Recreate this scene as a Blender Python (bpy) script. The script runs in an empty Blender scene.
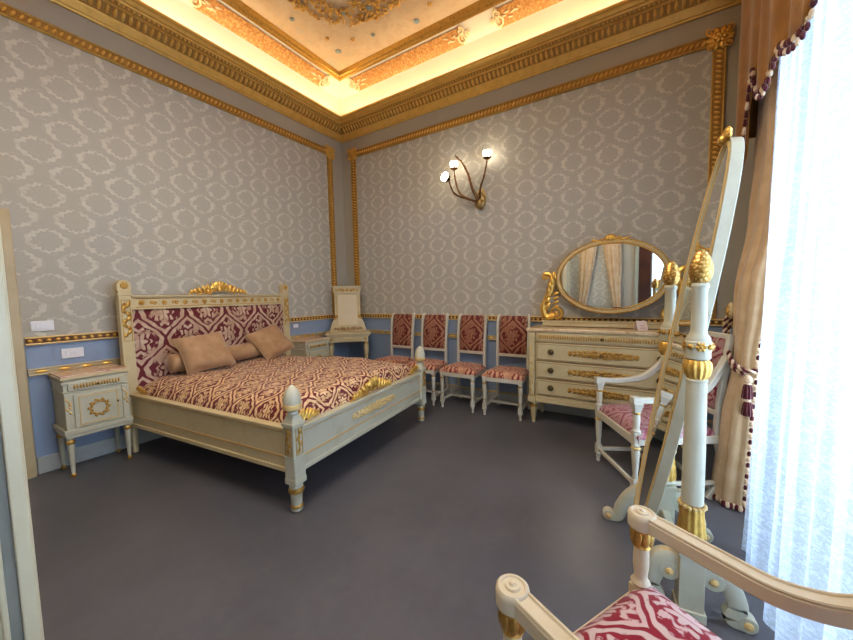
import bpy, bmesh, math, random
from mathutils import Matrix, Vector
random.seed(7)
PI = math.pi
sc = bpy.context.scene
col = bpy.data.collections.new('room'); sc.collection.children.link(col)

# ------------------------------------------------------------------ shader helpers
class V:
    """a float socket with arithmetic"""
    def __init__(s, nt, sock): s.nt = nt; s.s = sock
    def _m(s, op, *a):
        n = s.nt.nodes.new('ShaderNodeMath'); n.operation = op
        for i, v in enumerate((s,) + a):
            if isinstance(v, V): s.nt.links.new(v.s, n.inputs[i])
            else: n.inputs[i].default_value = float(v)
        return V(s.nt, n.outputs[0])
    def __add__(s, o): return s._m('ADD', o)
    __radd__ = __add__
    def __sub__(s, o): return s._m('SUBTRACT', o)
    def __rsub__(s, o): return (s * -1.0) + o
    def __mul__(s, o): return s._m('MULTIPLY', o)
    __rmul__ = __mul__
    def __truediv__(s, o): return s._m('DIVIDE', o)
    def abs(s): return s._m('ABSOLUTE')
    def sqrt(s): return s._m('SQRT')
    def sin(s): return s._m('SINE')
    def cos(s): return s._m('COSINE')
    def frac(s): return s._m('FRACT')
    def floor(s): return s._m('FLOOR')
    def atan2(s, o): return s._m('ARCTAN2', o)
    def gt(s, o): return s._m('GREATER_THAN', o)
    def lt(s, o): return s._m('LESS_THAN', o)
    def min(s, o): return s._m('MINIMUM', o)
    def max(s, o): return s._m('MAXIMUM', o)
    def step(s, a, b):   # smoothstep a..b
        n = s.nt.nodes.new('ShaderNodeMapRange'); n.interpolation_type = 'SMOOTHSTEP'
        s.nt.links.new(s.s, n.inputs[0]); n.inputs[1].default_value = a; n.inputs[2].default_value = b
        return V(s.nt, n.outputs[0])
    def mix(s, a, b):    # a where s=0, b where s=1
        return a * (1.0 - s) + b * s

class Mat:
    def __init__(s, name, color=(.8, .8, .8), rough=.5, metal=0.0, spec=.5):
        s.m = bpy.data.materials.new(name); s.m.use_nodes = True
        s.nt = s.m.node_tree; s.b = s.nt.nodes['Principled BSDF']
        s.b.inputs['Base Color'].default_value = (*color, 1)
        s.b.inputs['Roughness'].default_value = rough
        s.b.inputs['Metallic'].default_value = metal
        s.b.inputs['Specular IOR Level'].default_value = spec
    def coord(s, kind='Object'):
        n = s.nt.nodes.new('ShaderNodeTexCoord'); return n.outputs[kind]
    def xyz(s, sock):
        n = s.nt.nodes.new('ShaderNodeSeparateXYZ'); s.nt.links.new(sock, n.inputs[0])
        return [V(s.nt, o) for o in n.outputs]
    def noise(s, sock, scale, detail=3, rough=.6, dist=0.0):
        n = s.nt.nodes.new('ShaderNodeTexNoise'); s.nt.links.new(sock, n.inputs['Vector'])
        n.inputs['Scale'].default_value = scale; n.inputs['Detail'].default_value = detail
        n.inputs['Roughness'].default_value = rough; n.inputs['Distortion'].default_value = dist
        return V(s.nt, n.outputs['Fac'])
    def voronoi(s, sock, scale, feature='F1'):
        n = s.nt.nodes.new('ShaderNodeTexVoronoi'); n.feature = feature
        s.nt.links.new(sock, n.inputs['Vector']); n.inputs['Scale'].default_value = scale
        return V(s.nt, n.outputs['Distance'])
    def ramp(s, v, stops):
        n = s.nt.nodes.new('ShaderNodeValToRGB'); s.nt.links.new(v.s, n.inputs[0])
        e = n.color_ramp.elements
        while len(e) < len(stops): e.new(.5)
        for i, (p, c) in enumerate(stops): e[i].position = p; e[i].color = (*c, 1)
        return n.outputs[0]
    def mixc(s, f, a, b):
        n = s.nt.nodes.new('ShaderNodeMix'); n.data_type = 'RGBA'
        s.nt.links.new(f.s, n.inputs[0]) if isinstance(f, V) else setattr(n.inputs[0], 'default_value', f)
        for i, c in ((6, a), (7, b)):
            if isinstance(c, tuple): n.inputs[i].default_value = (*c, 1)
            else: s.nt.links.new(c, n.inputs[i])
        return n.outputs[2]
    def color(s, sock): s.nt.links.new(sock, s.b.inputs['Base Color'])
    def rough(s, v): s.nt.links.new(v.s, s.b.inputs['Roughness'])
    def bump(s, v, strength=.3, dist=.01):
        n = s.nt.nodes.new('ShaderNodeBump'); n.inputs['Strength'].default_value = strength
        n.inputs['Distance'].default_value = dist
        s.nt.links.new(v.s, n.inputs['Height']); s.nt.links.new(n.outputs[0], s.b.inputs['Normal'])

def cream_mat(name, base, dark, rough=.38):
    M = Mat(name, base, rough)
    c = M.coord(); n = M.noise(c, 7, 4).step(.45, .8)
    M.color(M.mixc(n * .55, base, dark)); M.bump(M.noise(c, 60, 2), .06, .004)
    return M.m
def gold_mat(name, base=(.72, .44, .12), dark=(.30, .15, .03), metal=.85, rough=.36, scale=45):
    M = Mat(name, base, rough, metal)
    c = M.coord(); n = M.noise(c, scale, 3)
    M.color(M.mixc(n.step(.4, .8) * .6, base, dark)); M.bump(n, .15, .003)
    return M.m

cream = cream_mat('cream_paint', (.58, .485, .29), (.45, .35, .18))
cream_cool = cream_mat('pale_cream_paint', (.52, .50, .385), (.42, .38, .26))
cream_grey = cream_mat('white_chair_paint', (.58, .55, .46), (.48, .44, .34))
line_gold = cream_mat('ochre_line_paint', (.62, .40, .16), (.50, .30, .10))
gold = gold_mat('gilding', (.60, .37, .10), (.26, .13, .03), .8, .38)
gold_bright = gold_mat('bright_gilding', (.78, .50, .13), (.42, .22, .05), .75, .34)
gold_trim = gold_mat('trim_gilding', (.50, .30, .07), (.32, .17, .03), .45, .42, 18)
gold_cornice = gold_mat('cornice_gilding', (.80, .50, .13), (.58, .32, .06), .40, .42, 14)
gold_soft = cream_mat('pale_gilding', (.66, .47, .20), (.46, .28, .09), .4)
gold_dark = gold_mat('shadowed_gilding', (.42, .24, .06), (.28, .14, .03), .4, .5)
bronze = Mat('bronze', (.17, .085, .035), .38, .8).m
dark_knob = Mat('aged_brass', (.16, .12, .06), .4, .7).m
dark = Mat('shadow_paint', (.05, .035, .02), .8).m

# wallpaper: half drop lattice of ruffled medallions
def wallpaper(name, ax):
    M = Mat(name, (.5, .5, .5), .62, 0, .35)
    g = M.coord('Object'); X = M.xyz(g); u = X[ax]; v = X[2]
    u = (u - 3.86) / .334; v = (v - 3.24) / .351
    if ax == 1: u = u + .3
    a1 = (u + .5).frac() - .5; b1 = (v + .5).frac() - .5
    a2 = u.frac() - .5; b2 = v.frac() - .5
    r1 = a1 * a1 + b1 * b1; r2 = a2 * a2 + b2 * b2
    f = r1.gt(r2); a = f.mix(a1, a2); b = f.mix(b1, b2)
    nz = M.noise(g, 16, 4, .6)
    # pointed at the sides, rounder top and bottom
    r = ((a * a) * .62 + (b * b) * 1.12 + (a.abs() * b.abs()) * .35).sqrt()
    th = b.atan2(a)
    ruff = (th * 14.0).cos() * .016 + (nz - .5) * .11 + (th * 2.0).cos() * .006
    d = (r - .262 + ruff).abs()
    w = (th * 7.0 + 1.0).sin() * .010 + .022 + (th * 2.0).cos() * .014 + (nz - .5) * .05
    ring = 1.0 - ((d - w) / .02).step(0, 1)
    inner = 1.0 - ((r - .13 + (th * 8.0).sin() * .04).abs() - .008).step(0, .03)
    lattice = ((r - .36 + (th * 4).cos() * .04).abs()).step(.0, .04)
    mask = ring * (nz.step(.36, .56) * .55 + .45) + inner * .10 + (1.0 - lattice) * nz.step(.45, .6) * .22
    mask = mask.min(1.0)
    base = M.mixc(M.noise(g, 1.2, 1).step(.3, .7), (.44, .412, .348), (.425, .405, .36))
    M.color(M.mixc(mask * .8, base, (.60, .575, .50)))
    M.rough(M.noise(g, 90, 2) * .2 + (.52 - mask * .12))
    return M.m

# burgundy and cream ogee damask
def damask(name, W, H, lo, hi, bias=0.0, au=0, av=2, ou=0.0, ov=0.0, rough=.55, kind='Object', mid=None):
    M = Mat(name, hi, rough, 0, .35)
    g = M.coord(kind); X = M.xyz(g)
    nz = M.noise(g, 3.2 / W * 1.6, 3, .6)
    u = (X[au] - ou) / W; v = (X[av] - ov) / H
    a1 = (u + .5).frac() - .5; b1 = (v + .5).frac() - .5
    half1 = (b1 * 2 * PI).cos() * .25 + .25
    a2 = u.frac() - .5; b2 = v.frac() - .5
    half2 = (b2 * 2 * PI).cos() * .25 + .25
    f = (a1.abs() - half1).gt(0); a = f.mix(a1, a2); b = f.mix(b1, b2); half = f.mix(half1, half2)
    o = half - a.abs()                       # distance in from the ogee border
    th = b.atan2(a); r = (a * a + b * b * .75).sqrt()
    petal = (r - .115 - (th * 6.0).cos() * .035 - (nz - .5) * .05).step(-.012, .012)   # 0 inside flower
    leaf = (r - .215 - (th * 10.0).cos() * .03 - (th * 2.0).sin().abs() * -.02 - (nz - .5) * .08).step(-.012, .012)
    leafin = (r - .165 - (th * 6.0).cos() * .03).step(-.01, .01)
    ser = (b * 2 * PI * 7).sin() * .016 + (nz - .5) * .06
    band = (o - .035 + ser * .6).step(-.008, .010) * (1.0 - (o - .115 + ser - bias * .5).step(-.01, .012))
    vein = 1.0 - (a.abs() - .006).step(0, .008) * 1.0
    m = ((1.0 - petal) * (1.0 - vein * .6)).max(leafin * (1.0 - leaf)).max(band)
    speck = M.voronoi(g, 5.5 / W).step(.16, .24 + 0.02)
    m = (m * (nz.step(.22, .36))).max((1.0 - speck) * .55)
    if bias > 0: m = m.max((1.0 - (r - .30).step(-.02, .02)) * petal * nz.step(.56 - bias, .64 - bias))
    fine = M.noise(g, 260, 1)
    hi_s = M.mixc(nz.step(.35, .65), hi, mid if mid else hi)
    M.color(M.mixc(m.min(1.0), lo, hi_s))
    M.rough(.62 - m * .18 + fine * .1)
    M.b.inputs['Sheen Weight'].default_value = .15
    M.bump(m * .8 + fine * .2, .25, .003)
    return M.m

wine = (.13, .012, .025)
dam_bed = damask('bedspread_damask', .25, .33, (.14, .012, .022), (.78, .57, .35), .035, 0, 1, 0, 0, mid=(.60, .39, .20), kind='UV')
dam_head = damask('headboard_damask', .40, .52, (.13, .012, .020), (.56, .42, .31), .03, 1, 2, .03, .98, mid=(.44, .29, .20))
dam_chair = damask('chair_back_damask', .34, .44, (.13, .016, .014), (.36, .185, .11), .05, 0, 2, 0, .86, mid=(.30, .13, .075))
dam_seat = damask('chair_seat_damask', .26, .30, (.22, .03, .03), (.62, .38, .25), .08, 0, 1, .05, .1, mid=(.5, .26, .16))
dam_pink = damask('armchair_seat_damask', .24, .31, (.26, .006, .025), (.58, .47, .46), .02, 0, 1, .02, -.12, mid=(.60, .42, .43))
dam_rear = damask('rear_armchair_damask', .30, .40, (.20, .015, .035), (.42, .27, .22), .05, 0, 2, 0, .85, mid=(.34, .18, .16))
dam_rose = damask('rose_seat_damask', .26, .34, (.26, .06, .09), (.44, .27, .29), .09, 0, 1, 0, 0, mid=(.40, .22, .23))

def velvet(name, c, c2):
    M = Mat(name, c, .6, 0, .3); g = M.coord()
    M.color(M.mixc(M.noise(g, 9, 3).step(.3, .7), c, c2)); M.b.inputs['Sheen Weight'].default_value = .5
    M.b.inputs['Sheen Roughness'].default_value = .4
    M.bump(M.noise(g, 30, 3), .2, .004)
    return M.m
tan_velvet = velvet('tan_velvet', (.34, .20, .105), (.44, .275, .15))
burgundy_cord = velvet('burgundy_cord', (.10, .006, .014), (.06, .004, .008))
cream_cord = velvet('cream_cord', (.66, .52, .38), (.55, .40, .26))
drape_cloth = velvet('drape_cloth', (.48, .33, .19), (.56, .41, .26))
valance_cloth = velvet('valance_cloth', (.34, .15, .025), (.24, .10, .015))

def marble(name, c, d, e):
    M = Mat(name, c, .18); g = M.coord()
    n = M.noise(g, 9, 6, .65, 1.5)
    M.color(M.ramp(n, [(.3, d), (.45, c), (.58, e), (.7, d)]))
    return M.m
pink_marble = marble('pink_marble', (.62, .40, .30), (.42, .22, .17), (.72, .58, .44))
tan_marble = marble('tan_marble', (.60, .45, .28), (.45, .30, .16), (.68, .55, .38))
mirror = Mat('mirror_glass', (.86, .88, .86), .015, 1.0).m

Mf = Mat('resin_floor', (.12, .10, .10), .33, 0, .5); g = Mf.coord()
n1 = Mf.noise(g, 1.1, 5, .6); n2 = Mf.noise(g, 14, 4, .6)
Mf.color(Mf.mixc((n1 * .75 + n2 * .25).step(.38, .64), (.094, .093, .106), (.120, .118, .132)))
Mf.rough(n2 * .16 + .27); Mf.bump(n2, .03, .01)
floor_m = Mf.m
def plaster(name, c, c2, rough=.6):
    M = Mat(name, c, rough); g = M.coord()
    M.color(M.mixc(M.noise(g, 2.5, 4).step(.35, .65), c, c2)); M.bump(M.noise(g, 80, 2), .08, .003)
    return M.m
border_paint = plaster('border_paint', (.42, .385, .315), (.40, .37, .305))
dado_paint = plaster('dado_paint', (.27, .34, .46), (.25, .32, .44))
base_paint = plaster('baseboard_paint', (.46, .46, .42), (.40, .40, .36), .45)
door_paint = plaster('door_paint', (.60, .53, .36), (.55, .48, .32), .35)
casing_paint = plaster('casing_paint', (.50, .40, .23), (.44, .34, .19), .4)
cove_paint = plaster('cove_paint', (.78, .74, .62), (.76, .72, .58))
grey_door = plaster('grey_green_paint', (.36, .37, .30), (.33, .34, .27))
dark_wood = plaster('dark_wood', (.10, .035, .02), (.06, .02, .012), .3)

# frieze: apricot panels with a damask-like shimmer
Mo = Mat('frieze_orange', (.72, .36, .12), .5); g = Mo.coord(); nn = Mo.noise(g, 40, 4, .7)
Mo.color(Mo.ramp(nn, [(.35, (.40, .17, .035)), (.5, (.52, .25, .06)), (.68, (.80, .52, .22))])); orange_m = Mo.m
# painted ceiling
Mc = Mat('ceiling_fresco', (.7, .55, .35), .7); g = Mc.coord()
big = Mc.noise(g, 2.6, 4, .6, .5); sm = Mc.noise(g, 22, 5, .7)
cc = Mc.ramp(big, [(.3, (.60, .42, .24)), (.45, (.72, .56, .36)), (.6, (.68, .50, .30)), (.75, (.50, .50, .40))])
Mc.color(Mc.mixc(sm.step(.5, .75) * .35, cc, (.46, .30, .16))); ceil_m = Mc.m
blue_flower = plaster('blue_flower_paint', (.40, .46, .44), (.32, .40, .42))

Ms = Mat('sheer_lace', (.86, .90, 1.0), .9, 0, .1)
g = Ms.coord(); X = Ms.xyz(g)
nt = Ms.nt
mp = Ms.nt.nodes.new('ShaderNodeMapping'); Ms.nt.links.new(g, mp.inputs[0]); mp.inputs['Scale'].default_value = (1, .7, 1.6)
lace = Ms.noise(mp.outputs[0], 30, 5, .75, 2.0).step(.44, .60)
tr = nt.nodes.new('ShaderNodeBsdfTranslucent'); tr.inputs[0].default_value = (.60, .68, .78, 1)
df = nt.nodes.new('ShaderNodeBsdfDiffuse'); df.inputs[0].default_value = (.62, .69, .78, 1)
tp = nt.nodes.new('ShaderNodeBsdfTransparent'); tp.inputs[0].default_value = (.95, .97, 1.0, 1)
m1 = nt.nodes.new('ShaderNodeMixShader'); m1.inputs[0].default_value = .35
nt.links.new(tr.outputs[0], m1.inputs[1]); nt.links.new(df.outputs[0], m1.inputs[2])
m2 = nt.nodes.new('ShaderNodeMixShader')
fac = lace * .20 + .58
nt.links.new(fac.s, m2.inputs[0]); nt.links.new(tp.outputs[0], m2.inputs[1]); nt.links.new(m1.outputs[0], m2.inputs[2])
nt.links.new(m2.outputs[0], nt.nodes['Material Output'].inputs[0]); sheer_m = Ms.m

def emit(name, c, s):
    M = Mat(name, c); M.b.inputs['Emission Color'].default_value = (*c, 1); M.b.inputs['Emission Strength'].default_value = s
    return M.m
bulb_m = emit('lit_glass', (1.0, .88, .68), 14)
led_m = emit('cove_strip_light', (1.0, .78, .42), 3)
plastic = Mat('white_plastic', (.72, .72, .75), .35).m
plastic_d = Mat('grey_plastic', (.30, .30, .36), .4).m
Mg = Mat('window_glass', (1, 1, 1), .02); Mg.b.inputs['Transmission Weight'].default_value = 1; Mg.b.inputs['IOR'].default_value = 1.0
glass_m = Mg.m
paper_m = Mat('printed_card', (.72, .62, .58), .5).m
paper_red = Mat('red_print', (.55, .25, .22), .5).m

# ------------------------------------------------------------------ mesh helpers
def T(x, y, z): return Matrix.Translation((x, y, z))
def RX(a): return Matrix.Rotation(a, 4, 'X')
def RY(a): return Matrix.Rotation(a, 4, 'Y')
def RZ(a): return Matrix.Rotation(a, 4, 'Z')
def S(x, y, z): return Matrix.Diagonal((x, y, z, 1))
I4 = Matrix.Identity(4)

class MB:
    def __init__(s, M=None): s.bm = bmesh.new(); s.M = M or I4
    def v(s, p): return s.bm.verts.new(s.M @ Vector(p))
    def f(s, vs):
        try: return s.bm.faces.new(vs)
        except ValueError: return None
    def box(s, c, d, M=None, t=(1, 1)):
        """centre, dimensions, optional matrix, t scales the top face"""
        K = (M or I4); o = []
        for z in (-.5, .5):
            k = t if z > 0 else (1, 1)
            for x, y in ((-.5, -.5), (.5, -.5), (.5, .5), (-.5, .5)):
                o.append(s.v(K @ Vector((c[0] + x * d[0] * k[0], c[1] + y * d[1] * k[1], c[2] + z * d[2]))))
        for q in ((3, 2, 1, 0), (4, 5, 6, 7), (0, 1, 5, 4), (1, 2, 6, 5), (2, 3, 7, 6), (3, 0, 4, 7)): s.f([o[i] for i in q])
        return s
    def loft(s, rings, closed=True, cap=True):
        R = [[s.v(p) for p in r] for r in rings]; n = len(R[0])
        for a, b in zip(R, R[1:]):
            for i in range(n if closed else n - 1):
                j = (i + 1) % n; s.f([a[i], a[j], b[j], b[i]])
        if cap and closed: s.f(R[0][::-1]); s.f(R[-1])
        return s
    def lathe(s, prof, M=None, seg=20, cap=True):
        K = M or I4
        return s.loft([[K @ Vector((r * math.cos(2 * PI * i / seg), r * math.sin(2 * PI * i / seg), z)) for i in range(seg)] for r, z in prof], True, cap)
    def gad(s, prof, n, amp, M=None, seg=48):   # fluted / gadrooned lathe
        K = M or I4
        return s.loft([[K @ Vector((r * (1 + amp * math.cos(n * 2 * PI * i / seg)) * math.cos(2 * PI * i / seg), r * (1 + amp * math.cos(n * 2 * PI * i / seg)) * math.sin(2 * PI * i / seg), z)) for i in range(seg)] for r, z in prof], True, True)
    def tube(s, pts, r, seg=8, flat=1.0, up=None, closed=False, M=None):
        K = M or I4; P = [K @ Vector(p) for p in pts]; n = len(P)
        if not hasattr(r, '__len__'): r = [r] * n
        rings = []; N = None
        for i in range(n):
            if closed: t = (P[(i + 1) % n] - P[i - 1])
            else: t = (P[min(i + 1, n - 1)] - P[max(i - 1, 0)])
            t.normalize()
            if N is None:
                N = Vector(up) if up else (Vector((0, 0, 1)) if abs(t.z) < .9 else Vector((1, 0, 0)))
            N = (N - t * N.dot(t)).normalized(); B = t.cross(N)
            ri = r[i]; ra, rb = ri if hasattr(ri, '__len__') else (ri, ri * flat)
            rings.append([P[i] + N * (rb * math.sin(2 * PI * k / seg)) + B * (ra * math.cos(2 * PI * k / seg)) for k in range(seg)])
        if closed: rings.append(rings[0]); return s.loft(rings, True, False)
        return s.loft(rings)
    def bar(s, pts, w, h, up=(0, 0, 1), M=None):
        """rectangular bar along pts; w across, h along up; w,h may be lists"""
        K = M or I4; P = [K @ Vector(p) for p in pts]; n = len(P); rings = []
        U = (K.to_3x3() @ Vector(up)).normalized()
        for i in range(n):
            t = (P[min(i + 1, n - 1)] - P[max(i - 1, 0)]).normalized()
            N = (U - t * U.dot(t)).normalized(); B = t.cross(N)
            ww = w[i] if hasattr(w, '__len__') else w; hh = h[i] if hasattr(h, '__len__') else h
            a, b = B * ww / 2, N * hh / 2; c = .28
            rings.append([P[i] + a * (1 - c) + b, P[i] - a * (1 - c) + b, P[i] - a + b * (1 - c), P[i] - a - b * (1 - c), P[i] - a * (1 - c) - b, P[i] + a * (1 - c) - b, P[i] + a - b * (1 - c), P[i] + a + b * (1 - c)])
        return s.loft(rings)
    def ell(s, c, r, M=None, u=10, v=6):
        K = (M or I4) @ T(*c) @ S(*(r if hasattr(r, '__len__') else (r, r, r)))
        top = s.v(K @ Vector((0, 0, 1))); bot = s.v(K @ Vector((0, 0, -1))); R = []
        for j in range(1, v):
            ph = PI * j / v
            R.append([s.v(K @ Vector((math.sin(ph) * math.cos(2 * PI * i / u), math.sin(ph) * math.sin(2 * PI * i / u), math.cos(ph)))) for i in range(u)])
        for i in range(u):
            s.f([top, R[0][i], R[0][(i + 1) % u]]); s.f([bot, R[-1][(i + 1) % u], R[-1][i]])
            for a, b in zip(R, R[1:]): s.f([a[i], b[i], b[(i + 1) % u], a[(i + 1) % u]])
        return s
    def prism(s, poly, d0, d1, M=None):
        """poly in the local XZ plane, extruded along Y from d0 to d1"""
        K = M or I4
        a = [s.v(K @ Vector((x, d0, z))) for x, z in poly]; b = [s.v(K @ Vector((x, d1, z))) for x, z in poly]
        n = len(poly)
        s.f(a); s.f(b[::-1])
        for i in range(n): s.f([a[(i + 1) % n], a[i], b[i], b[(i + 1) % n]])
        return s
    def frame(s, x0, x1, z0, z1, w, y0, y1, M=None):
        """flat rectangular frame in XZ"""
        for cx, cz, dx, dz in (((x0 + x1) / 2, z0 + w / 2, x1 - x0, w), ((x0 + x1) / 2, z1 - w / 2, x1 - x0, w), (x0 + w / 2, (z0 + z1) / 2, w, z1 - z0 - 2 * w), (x1 - w / 2, (z0 + z1) / 2, w, z1 - z0 - 2 * w)):
            s.box((cx, (y0 + y1) / 2, cz), (dx, abs(y1 - y0), dz), M)
        return s
    # carved ornament, all in the local XZ plane with relief towards -Y
    def volute(s, x, z, R, a0, turns, sgn, th, M=None, y=0, n=None):
        n = n or int(10 * turns) + 4; pts = []; rr = []
        for i in range(n):
            t = i / (n - 1); a = a0 + sgn * 2 * PI * turns * t; q = R * (1 - t) ** .85 + R * .12
            pts.append((x + q * math.cos(a), y, z + q * math.sin(a))); rr.append(th * (1 - .45 * t))
        s.tube(pts, rr, 6, M=M, up=(0, 1, 0)); s.ell((x, y, z), (R * .28, th * 1.2, R * .28), M, 8, 5)
        return s
    def leaf(s, x, z, ang, L, W, M=None, y=0, th=.006):
        K = (M or I4) @ T(x, y, z) @ RY(-ang)
        s.ell((L / 2, 0, 0), (L / 2, th, W / 2), K, 8, 5); return s
    def rosette(s, x, z, R, n=6, M=None, y=0, th=.008):
        for k in range(n): s.leaf(x, z, 2 * PI * k / n, R, R * .7, M, y, th)
        s.ell((x, y - th, z), (R * .28, th, R * .28), M, 8, 5); return s
    def rinceau(s, hw, h, M=None, y=0, n=3, th=.007):
        s.rosette(0, 0, h * .5, 6, M, y, th * 1.2)
        for sg in (-1, 1):
            x = h * .55; st = (hw - x) / n
            for k in range(n):
                cx = sg * (x + st * (k + .5)); up = 1 if k % 2 else -1; R = min(st * .42, h * .46) * (1 - .18 * k)
                s.volute(cx, up * h * .06, R, PI / 2 if sg > 0 else PI / 2, 1.3, sg * up, th, M, y)
                s.leaf(cx, up * h * .1, (PI * .2 if sg > 0 else PI * .8) * up, R * 1.9, R * .7, M, y, th)
                s.leaf(cx + sg * st * .3, -up * h * .1, (PI * .15 if sg > 0 else PI * .85) * -up, R * 1.6, R * .6, M, y, th)
            s.leaf(sg * hw * .9, 0, 0 if sg > 0 else PI, hw * .12, h * .18, M, y, th)
        return s
    def build(s, name, mat, parent=None, smooth=38, bevel=0, seg=2, loc=None, split=False):
        if split:   # every separate ring becomes an object of its own
            left = set(s.bm.verts); out = None
            while left:
                st = [left.pop()]; comp = set(st)
                while st:
                    for e in st.pop().link_edges:
                        for w in e.verts:
                            if w not in comp: comp.add(w); left.discard(w); st.append(w)
                m = MB(); mp = {w: m.bm.verts.new(w.co) for w in comp}
                for f in {f for w in comp for f in w.link_faces}: m.bm.faces.new([mp[w] for w in f.verts])
                out = m.build(name, mat, parent, smooth, bevel, seg, loc)
            return out
        bmesh.ops.recalc_face_normals(s.bm, faces=s.bm.faces)
        me = bpy.data.meshes.new(name); s.bm.to_mesh(me); s.bm.free()
        for m in (mat if isinstance(mat, (list, tuple)) else [mat]): me.materials.append(m)
        if smooth:
            me.polygons.foreach_set('use_smooth', [True] * len(me.polygons)); me.set_sharp_from_angle(angle=math.radians(smooth))
        o = bpy.data.objects.new(name, me); col.objects.link(o)
        if parent: o.parent = parent
        if bevel:
            b = o.modifiers.new('bevel', 'BEVEL'); b.width = bevel; b.segments = seg; b.limit_method = 'ANGLE'; b.angle_limit = math.radians(40)
        if loc: o.location = loc
        return o

def tag(o, label=None, cat=None, group=None, kind=None):
    if label: o['label'] = label
    if cat: o['category'] = cat
    if group: o['group'] = group
    if kind: o['kind'] = kind
    return o
def thing(name, label, cat, loc, rz=0, group=None):
    o = bpy.data.objects.new(name, None); col.objects.link(o); o.empty_display_size = .1
    o.location = loc; o.rotation_euler = (0, 0, rz)
    return tag(o, label, cat, group)
def copy_tree(o, parent=None):
    c = o.copy(); col.objects.link(c); c.parent = parent
    for ch in [x for x in col.objects if x.parent == o]: copy_tree(ch, c)
    return c
def struct(o): o['kind'] = 'structure'; return o
def soft(o, lv=1):
    m = o.modifiers.new('sub', 'SUBSURF'); m.levels = lv; m.render_levels = lv; return o
def smoothpath(pts, n=6):
    """Catmull-Rom through pts"""
    P = [Vector(p) for p in pts]; out = []
    for i in range(len(P) - 1):
        a = P[i - 1] if i else P[0] * 2 - P[1]; b = P[i]; c = P[i + 1]; d = P[i + 2] if i + 2 < len(P) else P[-1] * 2 - P[-2]
        for k in range(n):
            t = k / n
            out.append(.5 * ((2 * b) + (c - a) * t + (2 * a - 5 * b + 4 * c - d) * t * t + (-a + 3 * b - 3 * c + d) * t ** 3))
    out.append(P[-1]); return out
# ------------------------------------------------------------------ camera
cam = bpy.data.cameras.new('camera'); cam.sensor_width = 36; cam.lens = 345.36 / 853 * 36; cam.clip_start = .05
co = bpy.data.objects.new('camera', cam); sc.collection.objects.link(co); sc.camera = co
r_ = Vector((0.84684004, 0.53148677, -0.01958959)); u_ = Vector((-0.0218866, 0.0716274, 0.9971913)); f_ = Vector((-0.53139714, 0.84403278, -0.07228939))
mw = Matrix((r_, u_, -f_)).transposed().to_4x4(); mw.translation = (4.01788, -4.01421, 1.35); co.matrix_world = mw

# ------------------------------------------------------------------ room shell
X1, Y1 = 4.85, -4.75
ZT = 4.62
struct(MB().box((X1 / 2, Y1 / 2, -.05), (X1 + .5, -Y1 + .5, .1)).build('floor', floor_m, smooth=0))
wl = struct(MB().box((-.06, Y1 / 2, ZT / 2), (.12, -Y1 + .24, ZT)).build('wall_left', border_paint, smooth=0))
wb = struct(MB().box((X1 / 2, .06, ZT / 2), (X1, .12, ZT)).build('wall_back', border_paint, smooth=0))
wf = struct(MB().box((X1 / 2, Y1 - .06, ZT / 2), (X1, .12, ZT)).build('wall_front', border_paint, smooth=0))
WY0, WY1, WZ = -1.15, -4.35, 3.05      # window opening
b = MB()
b.box((X1 + .1, (0 + WY0) / 2, ZT / 2), (.2, -WY0, ZT)); b.box((X1 + .1, (Y1 + WY1) / 2, ZT / 2), (.2, WY1 - Y1, ZT))
b.box((X1 + .1, (WY0 + WY1) / 2, (WZ + ZT) / 2), (.2, WY0 - WY1, ZT - WZ))
struct(b.build('wall_right', border_paint, smooth=0))
# papered fields and the painted dado
MB().box((.004, (-.27 - 4.5) / 2, (1.05 + 3.48) / 2), (.008, 4.23, 2.43)).build('wallpaper_panel', wallpaper('damask_paper_left', 1), wl, 0)
MB().box(((.245 + 4.52) / 2, -.004, (1.05 + 3.48) / 2), (4.275, .008, 2.43)).build('wallpaper_panel', wallpaper('damask_paper_back', 0), wb, 0)
MB().box((2.0, Y1 + .004, 2.26), (3.0, .008, 2.43)).build('wallpaper_panel', wallpaper('damask_paper_front', 0), wf, 0)
MB().box((.003, -3.43 / 2, .54), (.006, 3.43, 1.0)).build('dado_panel', dado_paint, wl, 0)
MB().box((X1 / 2, -.003, .54), (X1, .006, 1.0)).build('dado_panel', dado_paint, wb, 0)

def ring(prof, n, mat, name, close=False):
    m = MB(); R = []
    for d, z in prof: R.append([m.v(p) for p in ((d, -d, z), (X1 - d, -d, z), (X1 - d, Y1 + d, z), (d, Y1 + d, z))])
    for a, c in zip(R, R[1:]):
        for i in range(4): m.f([a[i], a[(i + 1) % 4], c[(i + 1) % 4], c[i]])
    return m.build(name, mat, smooth=25)
tn = [0]
def trim():
    tn[0] += 1; return 'trim_%d' % tn[0]
# cornice
cor = struct(ring([(0, 3.72), (.018, 3.72), (.024, 3.732), (.036, 3.737), (.045, 3.752), (.066, 3.772), (.074, 3.790), (.084, 3.792), (.138, 3.856), (.15, 3.862), (.165, 3.864), (.184, 3.886), (.192, 3.9), (.208, 3.903), (.226, 3.925), (.248, 3.935), (.252, 3.953), (.215, 3.953), (.205, 3.915), (.06, 3.87), (0, 3.87)], 4, gold_cornice, trim()))
db = ring([(.086, 3.7905), (.1385, 3.8525), (.139, 3.853)], 4, gold_dark, 'groove_shade'); db.parent = cor  # dark strips behind tongues and beads, groove shade put into the colour
db = ring([(.166, 3.8615), (.184, 3.8835), (.1845, 3.884)], 4, gold_dark, 'groove_shade'); db.parent = cor
m = MB(); m2 = MB()
def edges(): # start, direction, length, inward normal
    return [((0, 0), (0, -1), -Y1, (1, 0)), ((0, 0), (1, 0), X1, (0, -1)), ((0, Y1), (1, 0), X1, (0, 1)), ((X1, 0), (0, -1), -Y1, (-1, 0))]
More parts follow.
